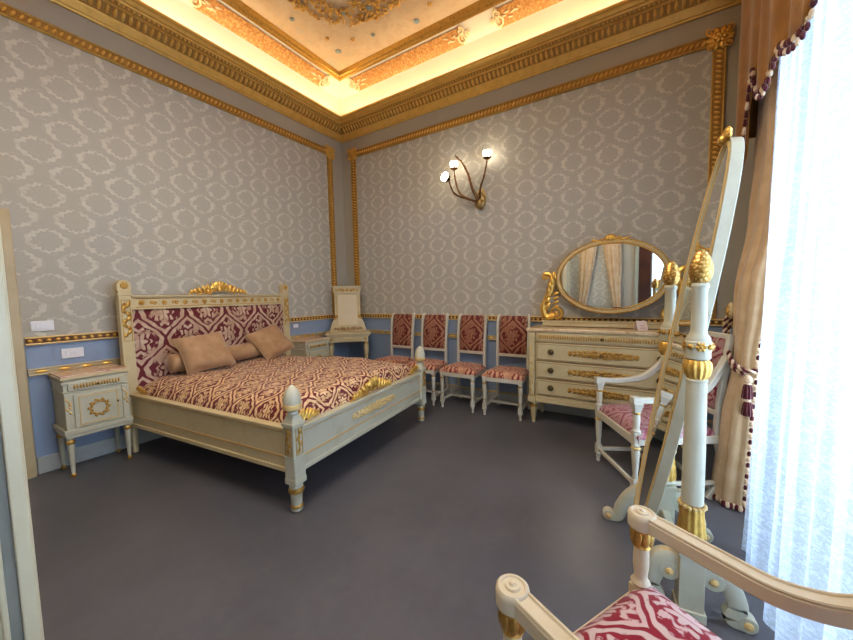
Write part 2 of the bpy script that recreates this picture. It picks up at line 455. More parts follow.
for (sx, sy), (dx, dy), L, (nx, ny) in edges():
    n = int((L - .3) / .052)
    for i in range(n):
        t = .15 + (L - .3) * (i + .5) / n; d = .113
        K = Matrix(((dx, 0, nx, sx + dx * t + nx * d), (dy, 0, ny, sy + dy * t + ny * d), (0, 1, 0, 3.822), (0, 0, 0, 1)))
        m.ell((0, 0, .002), (.017, .042, .017), K @ RX(PI * .27), 8, 5)
    n = int((L - .36) / .036)
    for i in range(n):
        t = .18 + (L - .36) * (i + .5) / n; d = .176
        m2.ell((sx + dx * t + nx * d, sy + dy * t + ny * d, 3.872), .0115, None, 6, 4)
m.build('tongue_moulding', gold_cornice, cor); m2.build('bead_moulding', gold_bright, cor)
# cove, frieze and ceiling
struct(ring([(.0, 3.86), (.02, 4.05), (.05, 4.2), (.1, 4.29)], 4, cove_paint, trim()))
fr = struct(ring([(.1, 4.29), (.3, 4.41)], 4, cove_paint, trim()))
struct(ring([(.285, 4.405), (.30, 4.39), (.315, 4.40), (.325, 4.42), (.34, 4.43), (.352, 4.455), (.36, 4.475)], 4, gold, trim()))
struct(MB().box((X1 / 2, Y1 / 2, 4.52), (X1 - .6, -Y1 - .6, .09)).build('ceiling', ceil_m, smooth=0))
ro = struct(MB().box((X1 / 2, Y1 / 2, ZT + .03), (X1 + .5, -Y1 + .5, .06)).build('ceiling', border_paint, smooth=0))
# frieze panels (built flat in local XZ, then laid on the slope) with scrolled gilt ends
Lf = math.hypot(.2, .12); an = math.atan2(.12, .2)
panels = MB(); scr = MB()
def frieze_frame(ax, t):
    # local x along the wall, local z up the slope, local -y out of the slope
    if ax == 'back': e = Vector((1, 0, 0)); q = Vector((0, -.2, .12)).normalized(); o = Vector((t, -.1, 4.29))
    elif ax == 'left': e = Vector((0, -1, 0)); q = Vector((.2, 0, .12)).normalized(); o = Vector((.1, -t, 4.29))
    elif ax == 'front': e = Vector((1, 0, 0)); q = Vector((0, .2, .12)).normalized(); o = Vector((t, Y1 + .1, 4.29))
    else: e = Vector((0, -1, 0)); q = Vector((-.2, 0, .12)).normalized(); o = Vector((X1 - .1, -t, 4.29))
    out = e.cross(q)
    if out.z > 0: out = -out
    K = Matrix((e, -out, q)).transposed().to_4x4(); K.translation = o + out * .004
    return K
for ax, L in (('back', X1), ('left', -Y1), ('front', X1), ('right', -Y1)):
    nps = 3; c0 = .50; c1 = L - .5; gap = .36; w = (c1 - c0 - gap * (nps - 1)) / nps
    w0 = 1.62 if ax in ('back', 'left') else w
    if ax in ('back', 'left'): segs = [(.50, 2.16), (2.62, 4.35)] if ax == 'back' else [(.50, 2.10), (2.5, 4.25)]
    else: segs = [(.5, 2.2), (2.6, 4.3)]
    for a, c in segs:
        K = frieze_frame(ax, 0)
        panels.box(((a + c) / 2, -.003, Lf * .42), (c - a, .008, Lf * .78), K)
        for x, sg in ((a, 1), (c, -1)):
            for k, (zz, R) in enumerate(((Lf * .30, .05), (Lf * .66, .036))):
                scr.volute(x - sg * .01, zz, R, PI / 2, 1.3, sg * (1 if k else -1), .014, K, -.012)
                scr.leaf(x, zz, PI / 2 + sg * .5, .07, .035, K, -.01, .01)
            for k in range(5): scr.leaf(x + sg * (.02 + .035 * k), Lf * (.45 + .12 * math.sin(k * 2.1)), (0 if sg > 0 else PI) + .7 * math.sin(k * 3), .06, .022, K, -.01, .006)
            scr.rosette(x - sg * .075, Lf * .45, .035, 6, K, -.01)
panels.build('frieze_panel', orange_m, fr, 0); scr.build('frieze_scrolls', cream_mat('ivory_gilt', (.86, .72, .45), (.70, .45, .16)), fr)
# ceiling garland: rounded rectangle of gilt leaves and flowers
gar = MB(Matrix(((1, 0, 0, 0), (0, 0, 1, 0), (0, 1, 0, 4.47), (0, 0, 0, 1))))   # local (x,z) -> world (x,y), -y -> down
def garland_path():
    pts = []; I = .95; R = .35
    for (cx, cy, a0) in ((I + R, -I - R, PI / 2), (I + R, Y1 + I + R, PI), (X1 - I - R, Y1 + I + R, 1.5 * PI), (X1 - I - R, -I - R, 0)):
        for k in range(9): a = a0 + PI / 2 * k / 8; pts.append((cx + R * math.cos(a), cy + R * math.sin(a)))
    pts.append(pts[0]); return pts
gp = garland_path(); gold2 = MB(gar.M); blue = MB(gar.M)
for (ax_, ay_), (bx_, by_) in zip(gp, gp[1:]):
    L = math.hypot(bx_ - ax_, by_ - ay_); n = max(1, int(L / .035))
    for k in range(n):
        t = k / n; x = ax_ + (bx_ - ax_) * t; y = ay_ + (by_ - ay_) * t
        an_ = math.atan2(by_ - ay_, bx_ - ax_); nx, ny = -math.sin(an_), math.cos(an_)
        wv = .085 + .075 * abs(math.sin((x + y) * 3.2))
        for q in range(8):
            off = random.uniform(-1, 1) * wv; ta = an_ + random.uniform(-1.4, 1.4) + (PI if random.random() < .5 else 0)
            (gar if random.random() < .6 else gold2).leaf(x + nx * off, y + ny * off, -ta, random.uniform(.04, .085), random.uniform(.014, .03), None, -random.uniform(.004, .02), .010)
        if random.random() < .34: gold2.volute(x + nx * wv * .8, y + ny * wv * .8, random.uniform(.022, .042), random.uniform(0, 6), 1.2, random.choice((-1, 1)), .007, None, -.012)
        if random.random() < .16: (blue if random.random() < .45 else gar).rosette(x + nx * random.uniform(-.6, .6) * wv, y + ny * random.uniform(-.6, .6) * wv, .038, 6, None, -.022, .010)
for x, y, R in ((.70, -.88, .03), (.95, -.70, .03), (2.0, -.62, .03), (.6, -2.0, .03)): gold2.rosette(x, y, R, 5, None, -.006)
for x, y, R in ((.65, -.65, .045), (1.2, -.62, .03), (.6, -1.3, .03), (1.75, -.5, .04), (.5, -1.9, .04), (1.15, -1.05, .05), (2.6, -.5, .04)): blue.rosette(x, y, R, 6, None, -.003, .004)
cg = gar.build('gilt_garland', gold_mat('garland_gilding', (.74, .46, .12), (.40, .22, .06), .5, .4), None); struct(cg); cg.name = trim()
g2 = gold2.build('gilt_flowers', gold_mat('flower_gilding', (.80, .50, .14), (.35, .18, .04), .5, .4), cg); blue.build('painted_flowers', blue_flower, cg)

# gilt wall frames
def rope(m, p0, p1, nrm, w=.06, pitch=.036):
    a = Vector(p0); c = Vector(p1); d = c - a; L = d.length; d.normalize(); N = Vector(nrm); Bq = d.cross(N)
    n = int(L / pitch)
    for i in range(n):
        p = a + d * (L * (i + .5) / n)
        K = Matrix((d, Bq, N)).transposed().to_4x4(); K.translation = p
        m.ell((0, 0, .018), (pitch * .30, w * .46, .020), K @ RZ(.5), 8, 5)
def panel_frame(corners, nrm, name, last=None):
    base = MB(); rp = MB(); N = Vector(nrm)
    for a, c in zip(corners, corners[1:]):
        a = Vector(a); c = Vector(c); d = (c - a).normalized(); ext = d * .045
        Bq = d.cross(N)
        base.bar([a - ext + N * .008, c + ext + N * .008], .095, .016, nrm)
        for s in (-1, 1): base.tube([a + Bq * .040 * s + N * .022, c + Bq * .040 * s + N * .022], .007, 6)
        rope(rp, a, c, nrm, .06, .042)
    o = struct(base.build(name, gold_trim)); gd = MB()
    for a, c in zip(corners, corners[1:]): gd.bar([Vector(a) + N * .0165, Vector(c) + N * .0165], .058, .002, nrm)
    gd.build('groove_shade', gold_dark, o); rp.build('rope_moulding', gold_cornice, o)  # dark bar under the rope, shade of the groove painted in
    orn = MB()
    for p in corners[1:-1]:
        P = Vector(p); e = Vector((0, 0, 1)).cross(N)
        K = Matrix((e, -N, Vector((0, 0, 1)))).transposed().to_4x4(); K.translation = P + N * .02
        for k in range(10): orn.leaf(0, 0, 2 * PI * k / 10, .10, .05, K, -.008, .016)
        orn.rosette(0, 0, .05, 6, K, -.03, .012)
        for k in range(4): orn.volute(.06 * (1 if k % 2 else -1), .06 * (1 if k > 1 else -1), .035, k, 1.2, 1, .009, K, -.02)
    orn.build('corner_ornament', gold_bright, o); return o
panel_frame([(.0, -.275, 1.084), (.0, -.275, 3.487), (.0, -4.52, 3.487), (.0, -4.52, 2.1)], (1, 0, 0), trim())
panel_frame([(.245, 0, 1.084), (.245, 0, 3.487), (4.522, 0, 3.487), (4.522, 0, 1.084)], (0, -1, 0), trim())

# chair rails, lower rails, baseboards
def rail(p0, p1, nrm, z0, z1, name, kind):
    a = Vector(p0); c = Vector(p1); d = (c - a); L = d.length; d.normalize(); N = Vector(nrm); zm = (z0 + z1) / 2
    m = MB(); m.bar([a + N * .012 + Vector((0, 0, zm)), c + N * .012 + Vector((0, 0, zm))], .024, z1 - z0, (0, 0, 1))
    for z in (z0 + .006, z1 - .006): m.tube([a + N * .026 + Vector((0, 0, z)), c + N * .026 + Vector((0, 0, z))], .008, 6)
    o = struct(m.build(name, casing_paint if kind == 'drop' else gold_soft))
    k = MB(); sp = .050 if kind == 'bead' else .13; n = int(L / sp)
    for i in range(n):
        p = a + d * (L * (i + .5) / n) + N * .028 + Vector((0, 0, zm))
        K = Matrix((d, Vector((0, 0, 1)), N)).transposed().to_4x4(); K.translation = p
        k.ell((0, 0, 0), (.015, .014, .011) if kind == 'bead' else (.038, .013, .010), K, 8, 5)
    k.build('gilt_beads', gold_bright, o)
    if kind == 'bead':
        MB().bar([a + N * .0255 + Vector((0, 0, zm)), c + N * .0255 + Vector((0, 0, zm))], .002, (z1 - z0) * .6, (0, 0, 1)).build('rail_ground', plaster('rail_ground_paint', (.16, .07, .02), (.11, .05, .015)), o)
rail((0, 0, 0), (0, -3.43, 0), (1, 0, 0), 1.022, 1.084, trim(), 'bead')
rail((0, 0, 0), (X1, 0, 0), (0, -1, 0), 1.022, 1.084, trim(), 'bead')
rail((0, 0, 0), (0, -3.43, 0), (1, 0, 0), .782, .838, trim(), 'drop')
rail((0, 0, 0), (X1, 0, 0), (0, -1, 0), .782, .838, trim(), 'drop')
struct(MB().box((.011, -3.43 / 2, .066), (.022, 3.43, .132)).build('baseboard_left', base_paint, smooth=0, bevel=.004))
struct(MB().box((X1 / 2, -.011, .066), (X1, .022, .132)).build('baseboard_back', base_paint, smooth=0, bevel=.004))
struct(MB().box((X1 / 2, -.018, .142), (X1, .03, .018)).build(trim(), gold_soft, smooth=0, bevel=.004))
# upright paint strip at the corner pilaster of the left wall and the door casing
door = MB().box((.012, -3.98, 1.0), (.024, .82, 2.0)).build('door_1', door_paint, smooth=0); struct(door)
c = MB()
for yy in (-3.485, -4.46): c.box((.03, yy, 1.02), (.06, .085, 2.04))
c.box((.029, -3.9725, 1.995), (.056, .88, .085)); c.build('door_casing', casing_paint, door, 0, .006)
c = MB(); c.frame(-.33, .33, .15, .95, .03, -.012, 0, T(.024, -3.98, 0) @ RZ(PI / 2)); c.frame(-.33, .33, 1.05, 1.9, .03, -.012, 0, T(.024, -3.98, 0) @ RZ(PI / 2)); c.build('door_mould', gold_soft, door, 0)
MB().lathe([(0, 0), (.012, 0), (.012, .04), (.026, .05), (.024, .07), (0, .08)], T(.024, -3.66, 1.0) @ RY(PI / 2)).build('door_handle', gold, door)

# window in the right wall: frame, mullions and panes, bright day outside
w = MB(); gl = MB(); nz = 4
for yy in (WY0 - .03, (WY0 + WY1) / 2, WY1 + .03): w.box((X1 + .12, yy, WZ / 2), (.07, .07, WZ))
for zz in (.05, .8, 1.55, 2.3, WZ - .03): w.box((X1 + .12, (WY0 + WY1) / 2, zz), (.05, WY0 - WY1, .05))
win = struct(w.build('window_1', door_paint, smooth=0, bevel=.004))
MB().box((X1 + .12, (WY0 + WY1) / 2, WZ / 2), (.006, WY0 - WY1 - .1, WZ - .1)).build('pane', glass_m, win, 0)

# front wall seen only in the looking glasses: portiere, doorway, window light
fd = struct(MB().box((4.02, Y1 + .012, 1.35), (.22, .024, 2.7)).build('door_2', dark_wood, smooth=0))
c = MB(); c.box((3.88, Y1 + .03, 1.37), (.07, .06, 2.74)); c.build('door_casing', grey_door, fd, 0, .006)

# white panelled door leaf at the left edge of the view
L0 = Vector((2.62, -3.832, 0))
dr = struct(MB().box((0, -.42, 1.25), (.045, .84, 2.5)).build('door_3', door_paint, smooth=0, bevel=.006)); dr.location = L0; dr.rotation_euler = (0, 0, -.05)
c = MB()
K = T(.0225, 0, 0) @ RZ(PI / 2)
for z0, z1 in ((.12, .95), (1.05, 2.4)):
    c.frame(-.76, -.10, z0, z1, .035, -.014, 0, K)
c.box((.026, -.02, 1.25), (.02, .03, 2.5)); c.box((.024, -.062, 1.25), (.014, .012, 2.5))
c.build('door_moulding', door_paint, dr, 0, .004)
MB().box((.0245, -.045, 1.25), (.004, .022, 2.5)).build('door_groove', plaster('groove_paint', (.22, .21, .17), (.18, .17, .14)), dr, 0)
# ------------------------------------------------------------------ bed
GRP_CH = 'upholstered side chairs along the back wall'
def leg_prof(h, R):   # turned tapering foot, z from 0 to h
    return [(R * .5, 0), (R * .62, h * .05), (R * .62, h * .12), (R * .5, h * .16), (R * .58, h * .2), (R * .85, h * .80), (R * .85, h * .86), (R * 1.05, h * .9), (R * 1.0, h)]
def ringed(z, R, h): return [(R * .8, z), (R * 1.15, z + h * .2), (R * 1.25, z + h * .5), (R * 1.15, z + h * .8), (R * .8, z + h)]

def dense(g, hw, h, K):
    n = 6
    for k in range(-n, n + 1):
        x = hw * k / n * .96; f = 1 - .45 * abs(k) / n
        if k % 2 == 0: g.rosette(x, 0, h * .46 * f, 6, K, 0, .009)
        else:
            for e in (-1, 1): g.volute(x, e * h * .22 * f, h * .20 * f, PI / 2 * e, 1.3, e, .006, K, -.002)
        for e in (-1, 1):
            g.leaf(x, e * h * .2 * f, (.5 if k >= 0 else PI - .5) * e, h * .55 * f, h * .22, K, 0, .007)
    for e in (-1, 1): g.leaf(e * hw * .93, 0, 0 if e > 0 else PI, hw * .14, h * .25, K, 0, .007)
bed = thing('bed', 'cream and gilt carved double bed with damask padded headboard and low footboard', 'bed', (.115, -2.02, 0), math.radians(5.5))
W2 = .855; LB = 1.99
for s in (-1, 1):
    p = MB(); MB().lathe([(.018, 0), (.024, .01), (.022, .03), (.026, .2), (.03, .26)], T(0, s * W2, 0)).build('leg', cream, bed); p.box((0, s * W2, .82), (.06, .09, 1.16)); p.box((0, s * W2, 1.405), (.07, .105, .02))
    o = p.build('headboard_post', cream, bed, 0, .005)
    c = MB(); c.prism([(-.045, 1.415), (.045, 1.415), (.045, 1.435), (.052, 1.44), (.052, 1.48)] + [(.052 * math.cos(a), 1.48 + .052 * math.sin(a)) for a in [PI * k / 10 for k in range(1, 10)]] + [(-.052, 1.48), (-.052, 1.44), (-.045, 1.435)], -.03, .03, T(0, s * W2, 0) @ RZ(PI / 2))
    fo = c.build('post_cap', cream, o, bevel=.003)
    g = MB(); g.rosette(0, 1.482, .032, 7, T(.031, s * W2, 0) @ RZ(PI / 2), 0, .008)
    K = T(.031, s * W2, 0) @ RZ(PI / 2)
    g.frame(-.032, .032, 1.0, 1.36, .004, -.004, 0, K)
    for k in range(5): g.leaf(0, 1.30 - .06 * k, PI / 2 + (.7 if k % 2 else -.7), .05, .03, K, -.004); g.leaf(0, 1.31 - .06 * k, -PI / 2 + (.7 if k % 2 else -.7), .045, .03, K, -.004)
    g.rosette(0, 1.31, .026, 6, K, -.005); g.build('gilt_drop', gold, o)
tr_ = MB(); tr_.box((0, 0, 1.33), (.05, 2 * W2 - .08, .11)); tr_.box((.004, 0, 1.388), (.075, 2 * W2 - .09, .016)); tr_.box((.006, 0, 1.277), (.06, 2 * W2 - .09, .014))
o = tr_.build('headboard_rail', cream, bed, 0, .004)
g = MB(); K = T(.026, 0, 1.33) @ RZ(PI / 2)
for k in range(17):
    x = (-8 + k) * .092
    if k % 2: g.volute(x - .012, .0, .018, 0, 1.2, 1, .005, K); g.volute(x + .014, .0, .016, PI, 1.2, 1, .005, K)
    else: g.rosette(x, 0, .026, 6, K, -.001, .007)
g.tube([(-.78, 0, .038), (.78, 0, .038)], .003, 5, M=K); g.tube([(-.78, 0, -.038), (.78, 0, -.038)], .003, 5, M=K)
g.build('gilt_frieze', gold, o)
# padded panel: gently domed
def pad(name, mat, parent, M, w, h, d, n=16, pw=4):
    """domed cushion panel in XZ bulging towards -Y"""
    m = MB(M); R = []
    for j in range(n + 1):
        row = []
        for i in range(n + 1):
            u = -1 + 2 * i / n; v = -1 + 2 * j / n
            row.append(m.v((u * w / 2, -d * ((1 - abs(u) ** pw) * (1 - abs(v) ** pw)) ** .5, v * h / 2)))
        R.append(row)
    for a, c in zip(R, R[1:]):
        for i in range(n): m.f([a[i], a[i + 1], c[i + 1], c[i]])
    edge = [R[0][i] for i in range(n)] + [R[j][n] for j in range(n)] + [R[n][i] for i in range(n, 0, -1)] + [R[j][0] for j in range(n, 0, -1)]
    back = [m.bm.verts.new(v.co + (M.to_3x3() @ Vector((0, .012, 0)))) for v in edge]
    for i in range(len(edge)): j = (i + 1) % len(edge); m.f([edge[i], edge[j], back[j], back[i]])
    m.f(back)
    return m.build(name, mat, parent, 60)
pad('padded_panel', dam_head, bed, T(.014, 0, .87) @ RZ(PI / 2), 2 * W2 - .09, .80, .03)
MB().box((-.01, 0, .80), (.03, 2 * W2 - .08, .94)).build('headboard_back', cream, bed, 0)
cr = MB(); K = T(.005, 0, 1.394) @ RZ(PI / 2) @ S(1.08, 1, 1.35)
for s in (-1, 1):
    cr.tube(smoothpath([(s * .30, 0, .008), (s * .22, 0, .03), (s * .14, 0, .022), (s * .08, 0, .06), (s * .03, 0, .095)], 5), [.006 + .012 * t / 20 for t in range(21)], 6, M=K)
    cr.volute(s * .115, .045, .034, 0, 1.4, s, .010, K); cr.volute(s * .20, .028, .022, 0, 1.3, s, .008, K)
    for k in range(6): cr.leaf(s * (.05 + .04 * k), .018, PI / 2 - s * (.3 + .18 * k), .085 - .009 * k, .034, K, -.006, .012)
for a in (-.9, -.45, 0, .45, .9): cr.leaf(0, .03, PI / 2 + a, .085, .04, K, -.008, .014)
cr.ell((0, -.012, .05), (.03, .015, .03), K); cr.build('gilt_crest', gold_bright, bed)
for s in (-1, 1):
    r = MB(); r.box((LB / 2, s * (W2), .385), (LB - .07, .036, .27)); r.box((LB / 2, s * W2, .525), (LB - .07, .056, .022)); r.box((LB / 2, s * (W2 + .004), .262), (LB - .07, .05, .03))
    o = r.build('side_rail', cream, bed, 0, .004)
    l = MB()
    for z in (.345, .505): l.box((LB / 2, s * (W2 + .019), z), (LB - .09, .006, .012 if z < .4 else .006))
    l.build('painted_line', line_gold, o, 0)
    g = MB(); K = T(.075, s * (W2 - .02), .54) @ (RZ(0))
    g.volute(.03, .03, .028, PI, 1.3, -1, .011, K); g.volute(.085, .014, .018, PI, 1.2, -1, .009, K)
    for k in range(4): g.leaf(.02 + .02 * k, .01, 1.2 - .3 * k, .06, .03, K, 0, .013)
    g.build('gilt_bracket', gold_bright, o)
fr_ = MB(); fr_.box((LB, 0, .385), (.04, 2 * W2 - .08, .27)); fr_.box((LB, 0, .525), (.062, 2 * W2 - .08, .022)); fr_.box((LB + .004, 0, .262), (.052, 2 * W2 - .06, .03))
ft = fr_.build('foot_rail', cream_cool, bed, 0, .004)
l = MB(); l.box((LB + .021, 0, .345), (.006, 2 * W2 - .10, .010)); l.box((LB + .021, 0, .500), (.006, 2 * W2 - .10, .004))
for s in (-1, 1): l.box((LB + .021, s * (W2 - .06), .42), (.005, .004, .15))
l.build('painted_line', line_gold, ft, 0)
g = MB(); dense(g, .29, .085, T(LB + .021, 0, .425) @ RZ(PI / 2)); g.build('gilt_scrollwork', gold_soft, ft)
for s in (-1, 1):
    g = MB(); K = T(LB - .005, s * (W2 - .05), .545) @ RZ(PI / 2) @ S(-s, 1, 1.2)
    g.volute(.03, .03, .028, PI, 1.3, -1, .011, K); g.volute(.085, .014, .020, PI, 1.2, -1, .009, K)
    for k in range(5): g.leaf(.02 + .024 * k, .01, 1.2 - .25 * k, .07, .03, K, 0, .013)
    g.build('gilt_bracket', gold_bright, ft)
g = MB(); K = T(LB - .005, 0, .536) @ RZ(PI / 2) @ S(1.0, 1.2, 1.35)
for s in (-1, 1):
    g.tube(smoothpath([(s * .30, 0, .004), (s * .20, 0, .022), (s * .13, 0, .016), (s * .05, 0, .07)], 5), [.005 + .012 * t / 15 for t in range(16)], 6, M=K)
    g.volute(s * .10, .040, .032, 0, 1.4, s, .010, K); g.volute(s * .19, .024, .020, 0, 1.3, s, .008, K)
    for k in range(6): g.leaf(s * (.03 + .04 * k), .012, PI / 2 - s * (.3 + .18 * k), .085 - .009 * k, .034, K, -.006, .012)
for a in (-.8, -.3, .3, .8): g.leaf(0, .02, PI / 2 + a, .085, .045, K, -.008, .014)
g.build('gilt_crest', gold_bright, ft)
for s in (-1, 1):
    p = MB(); p.box((LB, s * W2, .375), (.088, .088, .37)); p.box((LB, s * W2, .568), (.104, .104, .022)); p.box((LB, s * W2, .600), (.09, .09, .045), t=(.62, .62)); p.box((LB, s * W2, .36), (.094, .094, .012)); p.box((LB, s * W2, .205), (.094, .094, .04))
    o = p.build('foot_post', cream_cool, bed, 0, .005)
    f = MB(); f.lathe([(.026, .62), (.034, .632), (.030, .645), (.036, .65), (.050, .668), (.054, .69)], T(LB, s * W2, 0))
    f.lathe([(.054, .69), (.055, .715), (.050, .748), (.038, .778), (.020, .798), (.010, .808), (0, .812)], T(LB, s * W2, 0))
    fo = f.build('finial', cream_cool, o)
    g = MB(); g.lathe([(.046, .655), (.056, .663), (.060, .683), (.058, .692), (.05, .694)], T(LB, s * W2, 0)); g.build('gilt_collar', gold_soft, fo)
    g = MB()
    for K in (T(LB + .045, s * W2, 0) @ RZ(PI / 2), T(LB, s * (W2 + .045), 0) @ (RZ(PI) if s > 0 else RZ(0))):
        g.frame(-.026, .026, .375, .545, .003, -.003, 0, K)
        for k in range(4): g.volute(.010 * (1 if k % 2 else -1), .40 + .038 * k, .012, k, 1.3, 1 if k % 2 else -1, .005, K); g.leaf(0, .395 + .038 * k, PI / 2, .035, .016, K, -.002)
    g.build('gilt_panel', gold, o)
    lg = MB(); lg.lathe([(.026, 0), (.036, .01), (.036, .02), (.032, .03), (.034, .055), (.038, .115), (.042, .12), (.042, .18)], T(LB, s * W2, 0)); lo = lg.build('leg', cream_cool, bed)
    g = MB(); g.lathe(ringed(.115, .040, .05), T(LB, s * W2, 0)); g.lathe(ringed(.02, .032, .03), T(LB, s * W2, 0)); g.build('gilt_ring', gold, lo, split=True)

# bedspread (lies on the bed)
def bz(x, y):
    u = min(1, max(0, (x - 1.86) / .10)); ax = min(1, abs(y) / .822)
    edge = (1 - ax ** 9) ** .5 * (1 - u ** 3) ** .5
    lump = .010 * math.sin(x * 5.1 + y * 2) + .008 * math.sin(y * 7 - x * 3) + .004 * math.sin(x * 19 + y * 11) + .003 * math.sin(y * 31 + x * 13)
    return .44 + (.205 + .035 * min(1, x / 1.2) + lump) * edge
m = MB(); nx, ny = 64, 60; R = []
for i in range(nx + 1):
    t = i / nx; x = .04 + 1.92 * t
    row = []
    for j in range(ny + 1):
        v = -1 + 2 * j / ny; y = .822 * (v * (1.25 - .25 * v * v) if abs(v) < 1 else v)
        row.append(m.v((x, y, bz(x, y))))
    R.append(row)
for a, c in zip(R, R[1:]):
    for j in range(ny): m.f([a[j], c[j], c[j + 1], a[j + 1]])
edge = [R[i][0] for i in range(nx)] + [R[nx][j] for j in range(ny)] + [R[i][ny] for i in range(nx, 0, -1)] + [R[0][j] for j in range(ny, 0, -1)]
low = [m.bm.verts.new((v.co.x, v.co.y, .30)) for v in edge]
for i in range(len(edge)): j = (i + 1) % len(edge); m.f([edge[i], edge[j], low[j], low[i]])
m.f(low)
UVs = {}; co_ = [[v.co.copy() for v in r] for r in R]
mid = ny // 2
for i in range(nx + 1):
    acc = 0; UVs[i, mid] = 0
    for j in range(mid + 1, ny + 1): acc += (co_[i][j] - co_[i][j - 1]).length; UVs[i, j] = acc
    acc = 0
    for j in range(mid - 1, -1, -1): acc -= (co_[i][j] - co_[i][j + 1]).length; UVs[i, j] = acc
US = {}
for j in range(ny + 1):
    acc = 0; US[0, j] = 0
    for i in range(1, nx + 1): acc += (co_[i][j] - co_[i - 1][j]).length; US[i, j] = acc
sp = m.build('bedspread', dam_bed, None, 70)
uvl = sp.data.uv_layers.new(name='cloth')
for lp in sp.data.loops:
    vi = lp.vertex_index
    if vi < (nx + 1) * (ny + 1): i, j = divmod(vi, ny + 1); uvl.data[lp.index].uv = (US[i, j], UVs[i, j])
    else: c_ = sp.data.vertices[vi].co; uvl.data[lp.index].uv = (c_.x, c_.y)
sp.location = bed.location; sp.rotation_euler = bed.rotation_euler
tag(sp, 'burgundy and tan damask bedspread laid over the big bed', 'bedspread')

def cushion(label, M, w, h, d, group):
    t = thing('throw_cushion', label, 'cushion', (0, 0, 0), 0, group); t.matrix_world = M; t.matrix_basis = M
    m = MB(); n = 14; top = {}; bot = {}
    for i in range(n + 1):
        for j in range(n + 1):
            u = -1 + 2 * i / n; v = -1 + 2 * j / n
            x = u * w / 2 * (1 - .07 * (1 - v * v)); z = v * h / 2 * (1 - .07 * (1 - u * u)) + h / 2
            k = (max(0, (1 - u ** 4)) * max(0, 1 - v ** 4)) ** .45 * d / 2 * (1 + .07 * math.sin(5 * u + 3 * v))
            top[i, j] = m.v((x, -k - .002, z)); bot[i, j] = m.v((x, k + .002, z))
    for i in range(n):
        for j in range(n):
            m.f([top[i, j], top[i + 1, j], top[i + 1, j + 1], top[i, j + 1]]); m.f([bot[i, j], bot[i, j + 1], bot[i + 1, j + 1], bot[i + 1, j]])
    e = [(i, 0) for i in range(n)] + [(n, j) for j in range(n)] + [(i, n) for i in range(n, 0, -1)] + [(0, j) for j in range(n, 0, -1)]
    for a, c in zip(e, e[1:] + e[:1]): m.f([top[a], bot[a], bot[c], top[c]])
    m.build('cover', tan_velvet, t, 70)
    p = MB(); p.tube([((M.inverted() @ M) @ ((top[a].co if False else Vector((0, 0, 0))))) for a in e[:0]] or [(-.001, 0, 0), (.001, 0, 0)], .001, 3) if False else None
    q = MB(); pts = []
    for (i, j) in e:
        u = -1 + 2 * i / n; v = -1 + 2 * j / n
        pts.append((u * w / 2 * (1 - .07 * (1 - v * v)), 0, v * h / 2 * (1 - .07 * (1 - u * u)) + h / 2))
    q.tube(pts, .005, 5, closed=True, up=(0, 1, 0)); q.build('piping', tan_velvet, t)
    return t
BM = T(*bed.location) @ RZ(math.radians(5.5))
cushion('left tan velvet cushion leaning on the headboard nearest the nightstand', BM @ T(.42, -.375, .69) @ RZ(math.radians(78)) @ RX(-.62) @ RY(-.10), .43, .39, .16, 'tan velvet cushions on the bed')
cushion('right tan velvet cushion leaning at the far side of the headboard', BM @ T(.39, .455, .69) @ RZ(math.radians(84)) @ RX(-.66) @ RY(-.30), .43, .40, .16, 'tan velvet cushions on the bed')
b = MB(BM @ T(.165, 0, .765)); 
b.loft([[(0 + r * math.cos(2 * PI * k / 20), y, r * math.sin(2 * PI * k / 20)) for k in range(20)] for y, r in ((-.62, .02), (-.62, .07), (-.60, .085), (-.3, .09), (0, .088), (.3, .09), (.60, .085), (.62, .07), (.62, .02))])
tag(b.build('bolster', tan_velvet, None, 60), 'long tan velvet bolster lying along the base of the headboard', 'bolster')

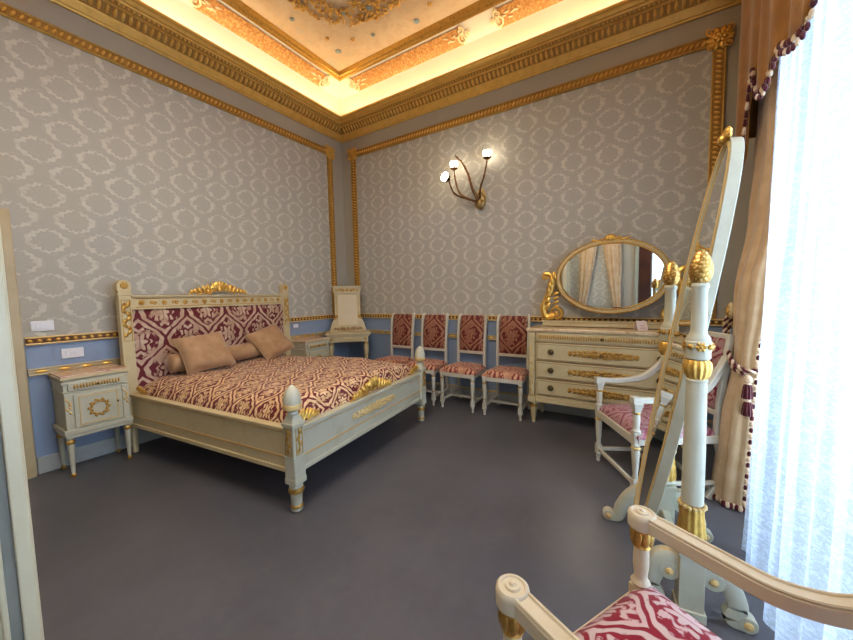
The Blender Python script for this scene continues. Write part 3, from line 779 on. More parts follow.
# ------------------------------------------------------------------ nightstands
def nightstand(label, loc):
    t = thing('nightstand', label, 'nightstand', loc, PI / 2, 'cream nightstands beside the bed'); t.scale = (1, 1, 1.06)
    W, D = .385, .30
    b = MB(); b.box((0, 0, .52), (W, D, .40)); b.box((0, 0, .335), (W + .03, D + .03, .035)); b.box((0, 0, .305), (W + .012, D + .012, .03)); b.box((0, 0, .695), (W + .02, D + .02, .02))
    b.box((0, 0, .628), (W + .014, D + .014, .012))
    for s in (-1, 1): b.box((s * (W / 2 - .022), -D / 2 - .004, .48), (.044, .012, .27))
    b.build('cabinet_body', cream_cool, t, 0, .004)
    b = MB(); b.box((0, 0, .726), (W + .03, D + .04, .02)); b.build('top_board', cream, t, 0, .005)
    b = MB(); b.box((0, 0, .742), (W + .02, D + .03, .012)); b.build('marble_top', pink_marble, t, 0, .004)
    d = MB(); d.box((0, -D / 2 - .008, .663), (W - .05, .016, .055)); dr_ = d.build('drawer', cream_cool, t, 0, .003)
    g = MB(); 
    for k in range(16): g.ell(((-7.5 + k) * .0175, -D / 2 - .018, .663), (.007, .006, .018))
    g.build('gilt_fluting', gold, dr_)
    MB().ell((0, -D / 2 - .028, .663), (.009, .012, .009)).build('knob', dark_knob, dr_)
    d = MB(); d.box((0, -D / 2 - .007, .48), (W - .10, .014, .24)); do = d.build('door', cream_cool, t, 0, .003)
    g = MB(); K = T(0, -D / 2 - .015, .48)
    g.frame(-.115, .115, -.105, .105, .006, -.005, 0, K)
    g.build('painted_line', gold_soft, do, 0)
    g = MB()
    g.tube([(.052 * math.cos(a), 0, .052 * math.sin(a)) for a in [2 * PI * k / 24 for k in range(24)]], .005, 6, closed=True, M=K, up=(0, 1, 0))
    for k in range(20): a = 2 * PI * k / 20; g.leaf(.052 * math.cos(a), .052 * math.sin(a), a + PI / 2 + .5 * (-1) ** k, .030, .016, K, -.003, .006)
    g.build('gilt_wreath', gold, do)
    MB().ell((.115, -D / 2 - .022, .50), (.007, .010, .008)).build('knob', dark_knob, do)
    for s in (-1, 1):
        g = MB(); K = T(s * (W / 2 - .022), -D / 2 - .011, .5)
        for k in range(3): g.leaf(0, .06 - .035 * k, PI / 2 + .6 * (-1) ** k, .03, .016, K); g.leaf(0, .06 - .035 * k, -PI / 2 + .5, .03, .014, K)
        g.build('gilt_drop', gold_soft, t)
    for sx in (-1, 1):
        for sy in (-1, 1):
            K = T(sx * (W / 2 - .02), sy * (D / 2 - .02), 0)
            lo = MB().lathe([(.010, 0), (.013, .02), (.011, .03), (.013, .05), (.021, .24), (.021, .29), (.024, .295)], K).build('leg', cream_cool, t)
            g = MB(); g.lathe(ringed(.243, .022, .035), K); g.lathe([(.013, 0), (.017, .008), (.017, .022), (.012, .028)], K); g.build('gilt_ring', gold, lo, split=True)
    return t
nightstand('cream nightstand with gilt wreath door left of the bed beneath a wall socket', (.185, -3.122, 0))
nightstand('cream nightstand half hidden behind the bed beside the corner table', (.174, -.905, 0))

# ------------------------------------------------------------------ corner table with tall tapering back panel
t = thing('corner_table', 'small cream table with tall blank tapering back panel standing across the room corner', 'table', (.372, -.372, 0), PI / 4)
b = MB(); b.box((0, 0, .80), (.60, .33, .03)); b.box((0, .0, .824), (.63, .36, .022)); b.build('tabletop', cream, t, 0, .005)
b = MB(); b.box((0, -.005, .745), (.55, .29, .085)); ap = b.build('apron', cream, t, 0, .004)
b = MB(); b.box((0, -.153, .745), (.36, .012, .055)); dd = b.build('drawer', cream, t, 0, .003)
MB().ell((0, -.166, .745), (.016, .010, .010)).build('knob', gold, dd)
g = MB()
for s in (-1, 1): g = MB(); g.rosette(s * .235, .745, .02, 6, T(0, -.152, 0), 0); g.build('gilt_rosette', gold, ap)
for sx in (-1, 1):
    for sy in (-1, 1):
        K = T(sx * .245, sy * .115, 0)
        lo = MB().lathe([(.012, 0), (.018, .02), (.015, .04), (.022, .3), (.020, .45), (.026, .52), (.036, .60), (.030, .66), (.022, .68), (.030, .70)], K).build('leg', cream, t)
        g = MB(); g.lathe(ringed(.655, .024, .03), K); g.lathe(ringed(.50, .022, .025), K); g.build('gilt_ring', gold, lo, split=True)
b = MB(); yb = .10
b.prism([(-.27, .835), (.27, .835), (.25, .90), (.235, .96), (.195, 1.03), (.185, 1.05), (.185, 1.42), (.20, 1.43), (.20, 1.49), (-.20, 1.49), (-.20, 1.43), (-.185, 1.42), (-.185, 1.05), (-.195, 1.03), (-.235, .96), (-.25, .90)], yb, yb + .06)
b.box((0, yb + .02, 1.495), (.43, .09, .018)); b.box((0, yb + .02, 1.40), (.40, .085, .012))
bk = b.build('back_panel', cream, t, 0, .004)
b = MB(); b.prism([(-.14, .93), (.14, .93), (.135, 1.375), (-.135, 1.375)], yb - .012, yb + .002); b.build('blank_field', cream_mat('blank_panel_paint', (.66, .56, .37), (.60, .49, .30)), bk, 0, .003)
g = MB(); K = T(0, yb - .004, 1.447)
g.rinceau(.17, .05, K, 0, 3, .006)
for s in (-1, 1): g.rosette(s * .165, 1.06, .028, 6, T(0, yb - .003, 0), 0); g.volute(s * .19, 1.03, .02, 0, 1.2, s, .006, T(0, yb, 0)); g.tube([(s * .155, yb - .004, 1.08), (s * .155, yb - .004, 1.37)], .004, 5)
g.build('gilt_carving', gold, bk)
g = MB(); g.rinceau(.21, .05, T(0, yb - .01, .875), 0, 4, .010); g.build('gilt_garland', gold_mat('dull_gilding', (.48, .28, .12), (.25, .12, .05), .5, .5), bk)

# ------------------------------------------------------------------ side chairs
def front_leg(K, h, R=.020):
    m = MB(); m.lathe([(.010, 0), (.016, .012), (.012, .03), (.017, .045), (.017, .06)], K)
    m.box((0, 0, .105), (.042, .042, .075), K)
    m.lathe([(.014, .14), (.019, .15), (.015, .17), (.018, .2), (.024, h * .72), (.024, h * .80), (.018, h * .83), (.026, h * .87), (.022, h * .9)], K); m.box((0, 0, h * .94), (.044, .044, h * .13), K)
    return m
def side_chair():
    t = thing('side_chair', None, 'chair', (0, 0, 0), 0, GRP_CH)
    # seat .44 wide front at y=-.20, back at y=.17
    s = MB(); n = 12; R = []
    def sz(u, v): return .455 + .055 * ((1 - abs(u) ** 5) * (1 - abs(v) ** 5)) ** .5
    for j in range(n + 1):
        v = -1 + 2 * j / n; y = -.015 + .205 * v; w = .215 - .02 * v
        R.append([(w * (-1 + 2 * i / n), y, sz(-1 + 2 * i / n, v)) for i in range(n + 1)])
    Rv = [[s.v(p) for p in r] for r in R]
    for a, c in zip(Rv, Rv[1:]):
        for i in range(n): s.f([a[i], a[i + 1], c[i + 1], c[i]])
    e = [Rv[0][i] for i in range(n)] + [Rv[j][n] for j in range(n)] + [Rv[n][i] for i in range(n, 0, -1)] + [Rv[j][0] for j in range(n, 0, -1)]
    lo_ = [s.bm.verts.new((v.co.x, v.co.y, .435)) for v in e]
    for i in range(len(e)): j = (i + 1) % len(e); s.f([e[i], e[j], lo_[j], lo_[i]])
    s.f(lo_); s.build('seat', dam_seat, t, 60)
    f = MB(); f.box((0, -.205, .415), (.40, .03, .05)); f.box((0, .175, .415), (.35, .03, .05))
    for sx in (-1, 1): f.bar([(sx * .205, -.20, .415), (sx * .185, .18, .415)], .03, .05)
    f.build('seat_frame', cream_grey, t, 0, .004)
    for sx in (-1, 1):
        K = T(sx * .20, -.205, 0); lo = front_leg(K, .44).build('leg', cream_grey, t, bevel=.002)
        g = MB(); g.lathe(ringed(.355, .020, .022), K); g.lathe(ringed(.17, .014, .016), K); g.build('gilt_ring', gold, lo, split=True)
    for sx in (-1, 1):
        MB().bar([(sx * .185, .225, 0), (sx * .183, .19, .2), (sx * .18, .178, .43)], .034, [.034, .038, .04], (0, 1, 0)).build('leg', cream_grey, t)
    st = MB()
    for sx in (-1, 1): st.bar([(sx * .20, -.205, .105), (sx * .185, .205, .105)], .024, .024)
    st.bar([(-.19, 0, .105), (.19, 0, .105)], .024, .026); st.build('stretcher', cream_grey, t)
    bf = MB()
    for sx in (-1, 1): bf.bar(smoothpath([(sx * .18, .178, .42), (sx * .18, .178, .60), (sx * .182, .19, .80), (sx * .184, .215, 1.0), (sx * .18, .235, 1.075), (sx * .172, .26, 1.09)], 4), .030, .036, (0, 1, 0))
    bf.bar([(-.17, .182, .625), (.17, .182, .625)], .03, .035); bf.bar([(-.175, .238, 1.065), (.175, .238, 1.065)], .025, .03)
    bf.build('back_frame', cream_grey, t)
    m = MB(); n = 10; F = []; Bk = []
    for j in range(n + 1):
        v = j / n; z = .645 + .44 * v; yc = .182 + .058 * v ** 1.8
        F.append([(x * .16, yc - .012 - .026 * (1 - abs(x) ** 4) * (1 - abs(2 * v - 1) ** 5), z) for x in [-1 + 2 * i / n for i in range(n + 1)]])
        Bk.append([(x * .16, yc + .016, z) for x in [-1 + 2 * i / n for i in range(n + 1)]][::-1])
    m.loft([a + c for a, c in zip(F, Bk)]); m.build('backrest', dam_chair, t, 50)
    return t
ch = side_chair()
spots = [(1.13, 'damask side chair partly hidden behind the bed, nearest the room corner'), (1.665, 'second damask side chair along the wall, behind the far bed post'),
         (2.20, 'damask side chair in full view, third along the wall from the corner'), (2.735, 'damask side chair standing immediately beside the cream chest of drawers')]
for i, (x, lb) in enumerate(spots):
    o = ch if i == 0 else copy_tree(ch)
    o.location = (x, -.275, 0); o['label'] = lb; o.rotation_euler = (0, 0, (.0, .03, -.02, .02)[i])

# ------------------------------------------------------------------ chest of drawers
CH = thing('chest_of_drawers', 'wide cream and gilt chest of drawers under the oval mirror', 'chest of drawers', (3.70, -.245, 0))
W, D = 1.34, .43
b = MB(); b.box((0, 0, .585), (W - .02, D - .02, .70)); b.box((0, 0, .95), (W + .01, D + .01, .02)); b.box((0, 0, .865), (W + .006, D + .008, .014)); b.box((0, 0, .255), (W + .03, D + .02, .05)); b.box((0, 0, .29), (W + .012, D + .010, .02))
for s in (-1, 1): b.box((s * (W / 2 - .028), -D / 2 - .003, .59), (.056, .03, .58)); b.box((s * (W / 2 - .028), -D / 2 - .003, .905), (.062, .032, .07)); b.box((s * (W / 2 - .028), -D / 2 - .005, .255), (.08, .04, .06))
b.build('cabinet_body', cream, CH, 0, .004)
b = MB(); b.box((0, -.005, .975), (W + .06, D + .03, .032)); b.build('marble_top', tan_marble, CH, 0, .006)
fz = MB(); fz.box((0, -D / 2 + .0, .906), (W - .14, .02, .07)); fo = fz.build('frieze_drawer', cream, CH, 0, .003)
g = MB()
for k in range(56): g.ell(((-27.5 + k) * .0208, -D / 2 - .011, .906), (.0068, .007, .024), None, 6, 5)
g.build('gilt_fluting', gold, fo)
MB().ell((0, -D / 2 - .02, .906), (.016, .01, .014)).build('lock_plate', dark_knob, fo)
for z0, z1 in ((.668, .848), (.486, .658), (.31, .474)):
    zc = (z0 + z1) / 2; d = MB(); d.box((0, -D / 2 - .004, zc), (W - .135, .022, z1 - z0 - .006)); dr_ = d.build('drawer', cream, CH, 0, .004)
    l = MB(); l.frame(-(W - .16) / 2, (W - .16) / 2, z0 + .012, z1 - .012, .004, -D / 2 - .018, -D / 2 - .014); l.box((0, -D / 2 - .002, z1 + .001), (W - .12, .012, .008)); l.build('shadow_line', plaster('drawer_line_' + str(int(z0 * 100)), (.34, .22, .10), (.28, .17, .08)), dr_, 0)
    g = MB(); dense(g, .28, .085, T(0, -D / 2 - .017, zc)); g.tube([(-.27, -D / 2 - .017, zc), (.27, -D / 2 - .017, zc)], .005, 6); g.build('gilt_scrollwork', gold, dr_)
    for s in (-1, 1):
        k_ = MB(); K = T(s * .455, -D / 2 - .016, zc) @ RX(PI / 2); k_.lathe([(.030, 0), (.030, .004), (.022, .007), (.012, .01), (.012, .02), (.018, .024), (.016, .032), (0, .034)], K, 16); k_.build('knob', dark_knob, dr_)
    MB().lathe([(.016, 0), (.016, .004), (.008, .006), (0, .006)], T(0, -D / 2 - .026, zc) @ RX(PI / 2), 12).build('keyhole_plate', dark_knob, dr_)
for s in (-1, 1):
    g = MB()
    for k in range(7): g.leaf(s * (W / 2 - .028), .34 + .07 * k, PI / 2 + .4 * (-1) ** k, .05, .02, T(0, -D / 2 - .02, 0), 0, .005)
    g.build('gilt_drop', gold_soft, CH)
for sx in (-1, 1):
    for sy in (-1, 1):
        K = T(sx * (W / 2 - .035), sy * (D / 2 - .035), 0)
        lo = MB().lathe([(.016, 0), (.022, .02), (.018, .035), (.024, .06), (.034, .15), (.034, .19), (.03, .21), (.036, .23)], K).build('leg', cream, CH)
        g = MB(); g.lathe(ringed(.165, .034, .035), K); g.build('gilt_ring', gold, lo, split=True)

# oval looking glass on its plinth
MR = thing('table_mirror', 'oval looking glass in a gilt scrolled stand on the chest of drawers', 'mirror', (3.73, -.15, .991))
b = MB(); b.box((0, 0, .028), (1.26, .13, .045)); b.box((0, 0, .055), (1.29, .15, .012)); b.build('plinth', cream, MR, 0, .004)
ZC = .505; A, Bh = .482, .345
def oval(a, b_, n=48): return [(a * math.cos(2 * PI * k / n), 0, ZC + b_ * math.sin(2 * PI * k / n)) for k in range(n)]
f = MB(); f.tube(oval(A, Bh), .020, 10, .7, (0, 1, 0), True); o = f.build('mirror_frame', cream_mat('pale_gilt_frame', (.62, .47, .24), (.45, .30, .12)), MR)
g = MB(); g.tube([(x, -.014, z) for x, y, z in oval(A - .020, Bh - .020)], .007, 6, 1, (0, 1, 0), True); g.tube([(x, -.010, z) for x, y, z in oval(A + .02, Bh + .02)], .006, 6, 1, (0, 1, 0), True); g.build('gilt_beading', gold, o)
m = MB(); R0 = [m.v((x * .985, -.010, z)) for x, y, z in oval(A, Bh)]; m.f(R0[::-1])
m.build('mirror_glass', mirror, MR, 0)
m = MB(); m.prism([(x, z) for x, y, z in oval(A, Bh)], .004, .016); m.build('mirror_back', cream, MR, 0)
g = MB()
for a in (-1.1, -.6, -.2, .2, .6, 1.1): g.leaf(0, ZC + Bh + .005, PI / 2 + a, .065, .035, None, -.01, .014)
for s in (-1, 1): g.volute(s * .07, ZC + Bh + .008, .026, 0, 1.3, s, .009, None, -.008); g.leaf(s * .08, ZC + Bh, PI / 2 - s * 1.3, .10, .025, None, -.008, .010)
g.ell((0, -.015, ZC + Bh + .02), (.025, .016, .02)); g.build('gilt_crest', gold_bright, MR)
for s in (-1, 1):
    g = MB(T(s * .575, 0, 0) @ S(1.3, 1.2, 1.17) @ T(-s * .60, 0, 0)); pth = smoothpath([(s * .555, 0, .10), (s * .62, 0, .085), (s * .645, 0, .16), (s * .625, 0, .24), (s * .585, 0, .33), (s * .575, 0, .42), (s * .60, 0, .47), (s * .64, 0, .475), (s * .645, 0, .445)], 6)
    nn_ = len(pth); g.tube(pth, [.034 - .018 * i / nn_ for i in range(nn_)], 8, .9, (0, 1, 0))
    g.volute(s * .545, .125, .050, -PI / 2, 1.5, -s, .016, None, -.012); g.volute(s * .628, .45, .026, PI / 2, 1.2, -s, .010, None, -.008)
    for k in range(7): g.leaf(s * (.63 - .007 * k * k * .3), .14 + .045 * k, PI / 2 + s * (.5 - .1 * k), .09, .035, None, -.018, .012)
    for k in range(4): g.leaf(s * .57, .16 + .04 * k, PI / 2 + s * 1.0, .06, .026, None, -.015, .010)
    g.build('scroll_support', gold_bright, MR)
# folded card
t = thing('folded_card', 'small folded printed card standing on top of the chest of drawers', 'card', (4.0, -.30, .991), .45)
b = MB(); b.prism([(-.045, 0), (-.043, 0), (0, .078), (.043, 0), (.045, 0), (.002, .084), (-.002, .084)], -.045, .045, RZ(PI / 2) @ RX(0)); b.build('card_leaves', paper_m, t, 0)
b = MB()
for k in range(3): b.box((-.001, 0, 0), (.001, .05 - .01 * k, .008), T(-.030 + .010 * k, 0, .031 + .019 * k) @ RY(.50))
for k in range(3): b.box((.046 - .012 * k, 0, .018 + .02 * k), (.001, .05, .005), None)
b.bm.free(); 
b = MB(RZ(PI / 2))
for k in range(3): z = .02 + .02 * k; b.box((0, 0, 0), (.05 - .01 * k, .0008, .006), RZ(PI / 2) @ I4 @ T(0, 0, 0) @ Matrix.Translation((0, .045 - z * .5385 + .0008, z)) @ RX(.49))
b.build('printed_lines', paper_red, t, 0)

# ------------------------------------------------------------------ wall lamp
LP = thing('wall_lamp', 'bronze branching wall lamp with lit glass flower shades on the papered back wall', 'lamp', (2.315, 0, 2.50))
b = MB(); b.lathe([(.085, 0), (.085, .010), (.07, .018), (.05, .022), (0, .024)], RX(PI / 2) @ T(0, 0, .008) @ S(.78, 1.5, 1)); b.build('back_plate', gold_soft, LP)
b = MB(); K = T(0, -.03, 0)
for k in range(7): b.leaf(0, -.11, PI / 2 + (-.42 + k * .14), .21 - .02 * abs(k - 3), .050, K, -.003 * (3 - abs(k - 3)), .018)
for k in range(5): b.leaf(0, -.13, PI / 2 + (-.6 + k * .3), .12, .045, K, -.02, .018)
b.ell((0, -.055, -.06), (.040, .030, .060)); b.build('leaf_boss', Mat('aged_bronze', (.36, .26, .11), .4, .7).m, LP)
arms = [smoothpath([(0, -.05, -.03), (.03, -.10, .10), (.09, -.13, .22), (.125, -.14, .35), (.135, -.14, .40)], 6),
        smoothpath([(0, -.05, -.05), (-.10, -.11, -.01), (-.22, -.15, .08), (-.27, -.16, .24), (-.285, -.16, .36)], 6),
        smoothpath([(0, -.05, -.05), (-.14, -.16, .0), (-.24, -.24, .05), (-.29, -.26, .16), (-.30, -.26, .22)], 6)]
tips = [(.135, -.14, .40), (-.285, -.16, .36), (-.30, -.26, .22)]
for a, tp_ in zip(arms, tips):
    m = MB(); n = len(a); m.tube(a, [.013 - .006 * i / n + .003 * (i % 4 == 0) for i in range(n)], 7, M=None); ao = m.build('arm', bronze, LP)
    dn = -1 if tp_[2] < .3 else 1
    m = MB(T(*tp_) @ (RY(-.9) @ RX(.4) if dn < 0 else I4)); m.lathe([(.012, -.01), (.018, 0), (.040, .010), (.048, .02), (.02, .024)], None, 14); 
    for k in range(6): a_ = 2 * PI * k / 6; m.leaf(0, .01, PI / 2 - .9, .05, .025, RZ(a_), 0, .004)
    m.build('lamp_cup', bronze, ao)
    m = MB(T(*tp_) @ (RY(-.9) @ RX(.4) if dn < 0 else I4)); m.gad([(.016, .02), (.034, .032), (.048, .055), (.052, .075), (.044, .092), (.022, .10), (0, .102)], 6, .06, None, 36); m.build('glass_shade', bulb_m, ao)
m = MB(); a = smoothpath([(0, -.05, -.05), (-.06, -.12, .10), (-.11, -.14, .28), (-.18, -.15, .42), (-.25, -.15, .50), (-.27, -.15, .53)], 6)
m.tube(a, [.018 - .013 * i / len(a) + .003 * (i % 5 == 0) for i in range(len(a))], 8); 
for i in range(4, len(a) - 3, 4): m.ell(a[i] + Vector((.014, -.004, 0)), (.008, .006, .010))
m.build('horn_branch', bronze, LP)

# ------------------------------------------------------------------ switch plates
def plate(label, y, z, w, h, mod, g=None):
    t = thing('switch_plate', label, 'switch', (0.008 if z > 1.09 else .006, y, z), PI / 2)
    b = MB(); b.box((0, -.006, 0), (w, .012, h)); b.build('cover', plastic_d if mod == 1 else plastic, t, 0, .004)
    n = 1 if mod == 1 else 3; m = MB(); m.box((0, -.014, 0), (w * .62, .006, h * .55)); 
    for k in range(n - 1): m.box((w * .62 * (k + 1) / n - w * .31, -.0175, 0), (.002, .002, h * .5))
    m.build('rocker', plastic, t, 0, .002)
    if mod == 3:
        m = MB()
        for k in (-1, 0, 1): m.ell((k * .012, -.0175, 0), (.003, .001, .003))
        m.build('socket_holes', plastic_d, t)
plate('white switch plate on the wallpaper above the gilt chair rail', -3.33, 1.165, .125, .08, 2)
plate('white wall socket between the two gilt rails above the nightstand', -3.175, .928, .135, .08, 3)
plate('grey edged switch plate on the wall right of the headboard', -1.00, .965, .12, .085, 1)
# ------------------------------------------------------------------ cheval glass
CV = thing('cheval_mirror', 'tall tilting floor mirror between two cream columns with gilt pinecone finials', 'mirror', (4.172, -2.02, 0), math.radians(-83.1))
pine = Mat('pinecone_gilding', (.82, .56, .2), .35, .75); g_ = pine.coord(); pine.bump(pine.voronoi(g_, 90), .45, .005); pine.color(pine.mixc(pine.voronoi(g_, 90).step(.2, .6), (.86, .60, .22), (.45, .25, .06))); pine = pine.m
for s in (-1, 1):
    K = T(s * .272, 0, 0)
    p = MB(); p.box((0, 0, .135), (.085, .085, .27), K); p.box((0, 0, .275), (.098, .098, .02), K); p.box((0, 0, .02), (.10, .10, .04), K)
    p.lathe([(.04, .285), (.052, .30), (.044, .31), (.040, .32)], K, 24); p.lathe([(.038, .48), (.038, .50), (.0375, .7), (.034, .985), (.038, .99), (.030, 1.0)], K, 24)
    p.lathe([(.030, 1.07), (.042, 1.08), (.042, 1.10), (.044, 1.11), (.044, 1.145), (.040, 1.15), (.040, 1.16), (.030, 1.175), (.027, 1.19), (.0245, 1.35), (.030, 1.36), (.029, 1.37), (.022, 1.378)], K, 24)
    o = p.build('column', cream_cool, CV, bevel=.002)
    g = MB(); g.gad([(.050, .315), (.051, .33), (.046, .38), (.041, .43), (.040, .462)], 12, .05, K, 72); g.build('gilt_base', gold_bright, o)
    g = MB()
    for k in range(16): g.ell((.043 * math.cos(PI * k / 8), .043 * math.sin(PI * k / 8), .472), .0085, K, 6, 4)
    g.build('bead_ring', gold_soft, o)
    g = MB(); g.gad([(.030, .995), (.040, 1.01), (.046, 1.04), (.044, 1.06), (.036, 1.072)], 14, .05, K, 84); g.build('gilt_cup', gold_bright, o)
    g = MB()
    for a in (0, PI / 2, PI, 1.5 * PI): g.rosette(0, 1.127, .020, 6, K @ RZ(a), -.044, .006); g.ell((0, -.044, 1.127), (.012, .010, .012), K @ RZ(a + PI / 4), 8, 5)
    g.build('carved_flowers', gold, o)
    f = MB(); f.lathe([(.020, 1.374), (.028, 1.38), (.037, 1.40), (.0395, 1.42), (.0375, 1.445), (.030, 1.472), (.018, 1.494), (.008, 1.504), (0, 1.506)], K, 28); f.build('pinecone_finial', pine, CV)
    for d, L in ((-1, .285 if s < 0 else .17), (1, .20)):
        q = MB(); pth = smoothpath([(s * .272, d * .03, .20), (s * .272, d * .09, .215), (s * .272, d * (.09 + (L - .09) * .35), .17), (s * .272, d * (.09 + (L - .09) * .6), .09), (s * .272, d * (L - .06), .035), (s * .272, d * (L - .02), .022)], 6)
        n = len(pth); q.bar(pth, [.055 - .012 * i / n for i in range(n)], [.085 - .035 * i / n for i in range(n)], (0, 0, 1))
        Kx = K @ T(0, d * (L - .012), .032) @ RY(PI / 2); q.lathe([(.0, -.024), (.030, -.024), (.032, -.018), (.032, .018), (.030, .024), (0, .024)], Kx, 18)
        Kx = K @ T(0, d * .075, .175) @ RY(PI / 2); q.lathe([(.0, -.028), (.036, -.028), (.038, -.02), (.038, .02), (.036, .028), (0, .028)], Kx, 18)
        fo = q.build('scroll_foot', cream_cool, CV)
        g = MB(); 
        for e in (-1, 1): g.lathe([(0, -.004), (.016, -.002), (.014, .004), (0, .010)], K @ T(e * .026, d * (L - .012), .032) @ RY(e * PI / 2), 12); g.lathe([(0, -.004), (.016, -.002), (.014, .004), (0, .010)], K @ T(e * .029, d * .075, .175) @ RY(e * PI / 2), 12)
        for k in range(3): g.leaf(0, .0, 0, .06, .03, K @ T(0, d * .05, .20 + .02 * k) @ RZ(d * PI / 2) @ RY(.5 - .3 * k), 0, .012)
        g.build('gilt_button', gold_soft, fo, split=True)
    MB().lathe([(.0, 0), (.012, 0), (.012, .03), (.020, .034), (.020, .042), (0, .045)], T(s * .205, 0, 1.08) @ RY(s * PI / 2), 14).build('pivot', gold, CV)
st = MB(); st.bar([(-.25, 0, .12), (.25, 0, .12)], .04, .05, (0, 0, 1)); st.build('stretcher', cream_cool, CV)
TL = T(0, -.004, 1.075) @ RX(-.166)
def sup(a, b_, n=64, e=2.35):
    o = []
    for k in range(n):
        t = 2 * PI * k / n; c, s_ = math.cos(t), math.sin(t)
        o.append((a * abs(c) ** (2 / e) * (1 if c >= 0 else -1), 0, b_ * abs(s_) ** (2 / e) * (1 if s_ >= 0 else -1)))
    return o
def rim(m, a, b_, w, y0, y1, M):
    """flat ring between outline a,b and a-w,b-w, extruded y0..y1"""
    A1 = sup(a, b_); A2 = sup(a - w, b_ - w)
    m.loft([[(x, y0, z) for x, _, z in A1], [(x, y1, z) for x, _, z in A1], [(x, y1, z) for x, _, z in A2], [(x, y0, z) for x, _, z in A2], [(x, y0, z) for x, _, z in A1]], True, False)
m = MB(TL); rim(m, .205, .935, .030, -.012, .032, TL); fo = m.build('mirror_frame', cream_cool, CV, 40, .004)
m = MB(TL); rim(m, .190, .920, .012, -.018, -.010, TL); m.build('gilt_inner_rim', gold_soft, fo, 40, .003)
m = MB(TL); ol = sup(.172, .902, 220)
for i in list(range(0, 54, 2)) + list(range(168, 220, 2)): m.ell((ol[i][0], -.010, ol[i][2]), (.005, .004, .009), None, 6, 4)
m.build('bead_moulding', gold_mat('old_beading', (.45, .26, .10), (.18, .08, .02), .6, .4), fo)
m = MB(TL); m.f([m.v((x, -.008, z)) for x, y, z in sup(.180, .910)]); m.build('mirror_glass', mirror, CV, 0)
m = MB(TL); m.prism([(x, z) for x, y, z in sup(.185, .915)], .012, .028); m.build('backboard', cream, CV, 0)
g = MB(TL)
for a in (-1.2, -.7, -.25, .25, .7, 1.2): g.leaf(0, .92, PI / 2 + a, .065, .032, None, -.02, .014)
g.ell((0, -.03, .93), (.022, .016, .022)); g.build('gilt_crest', gold_bright, CV)

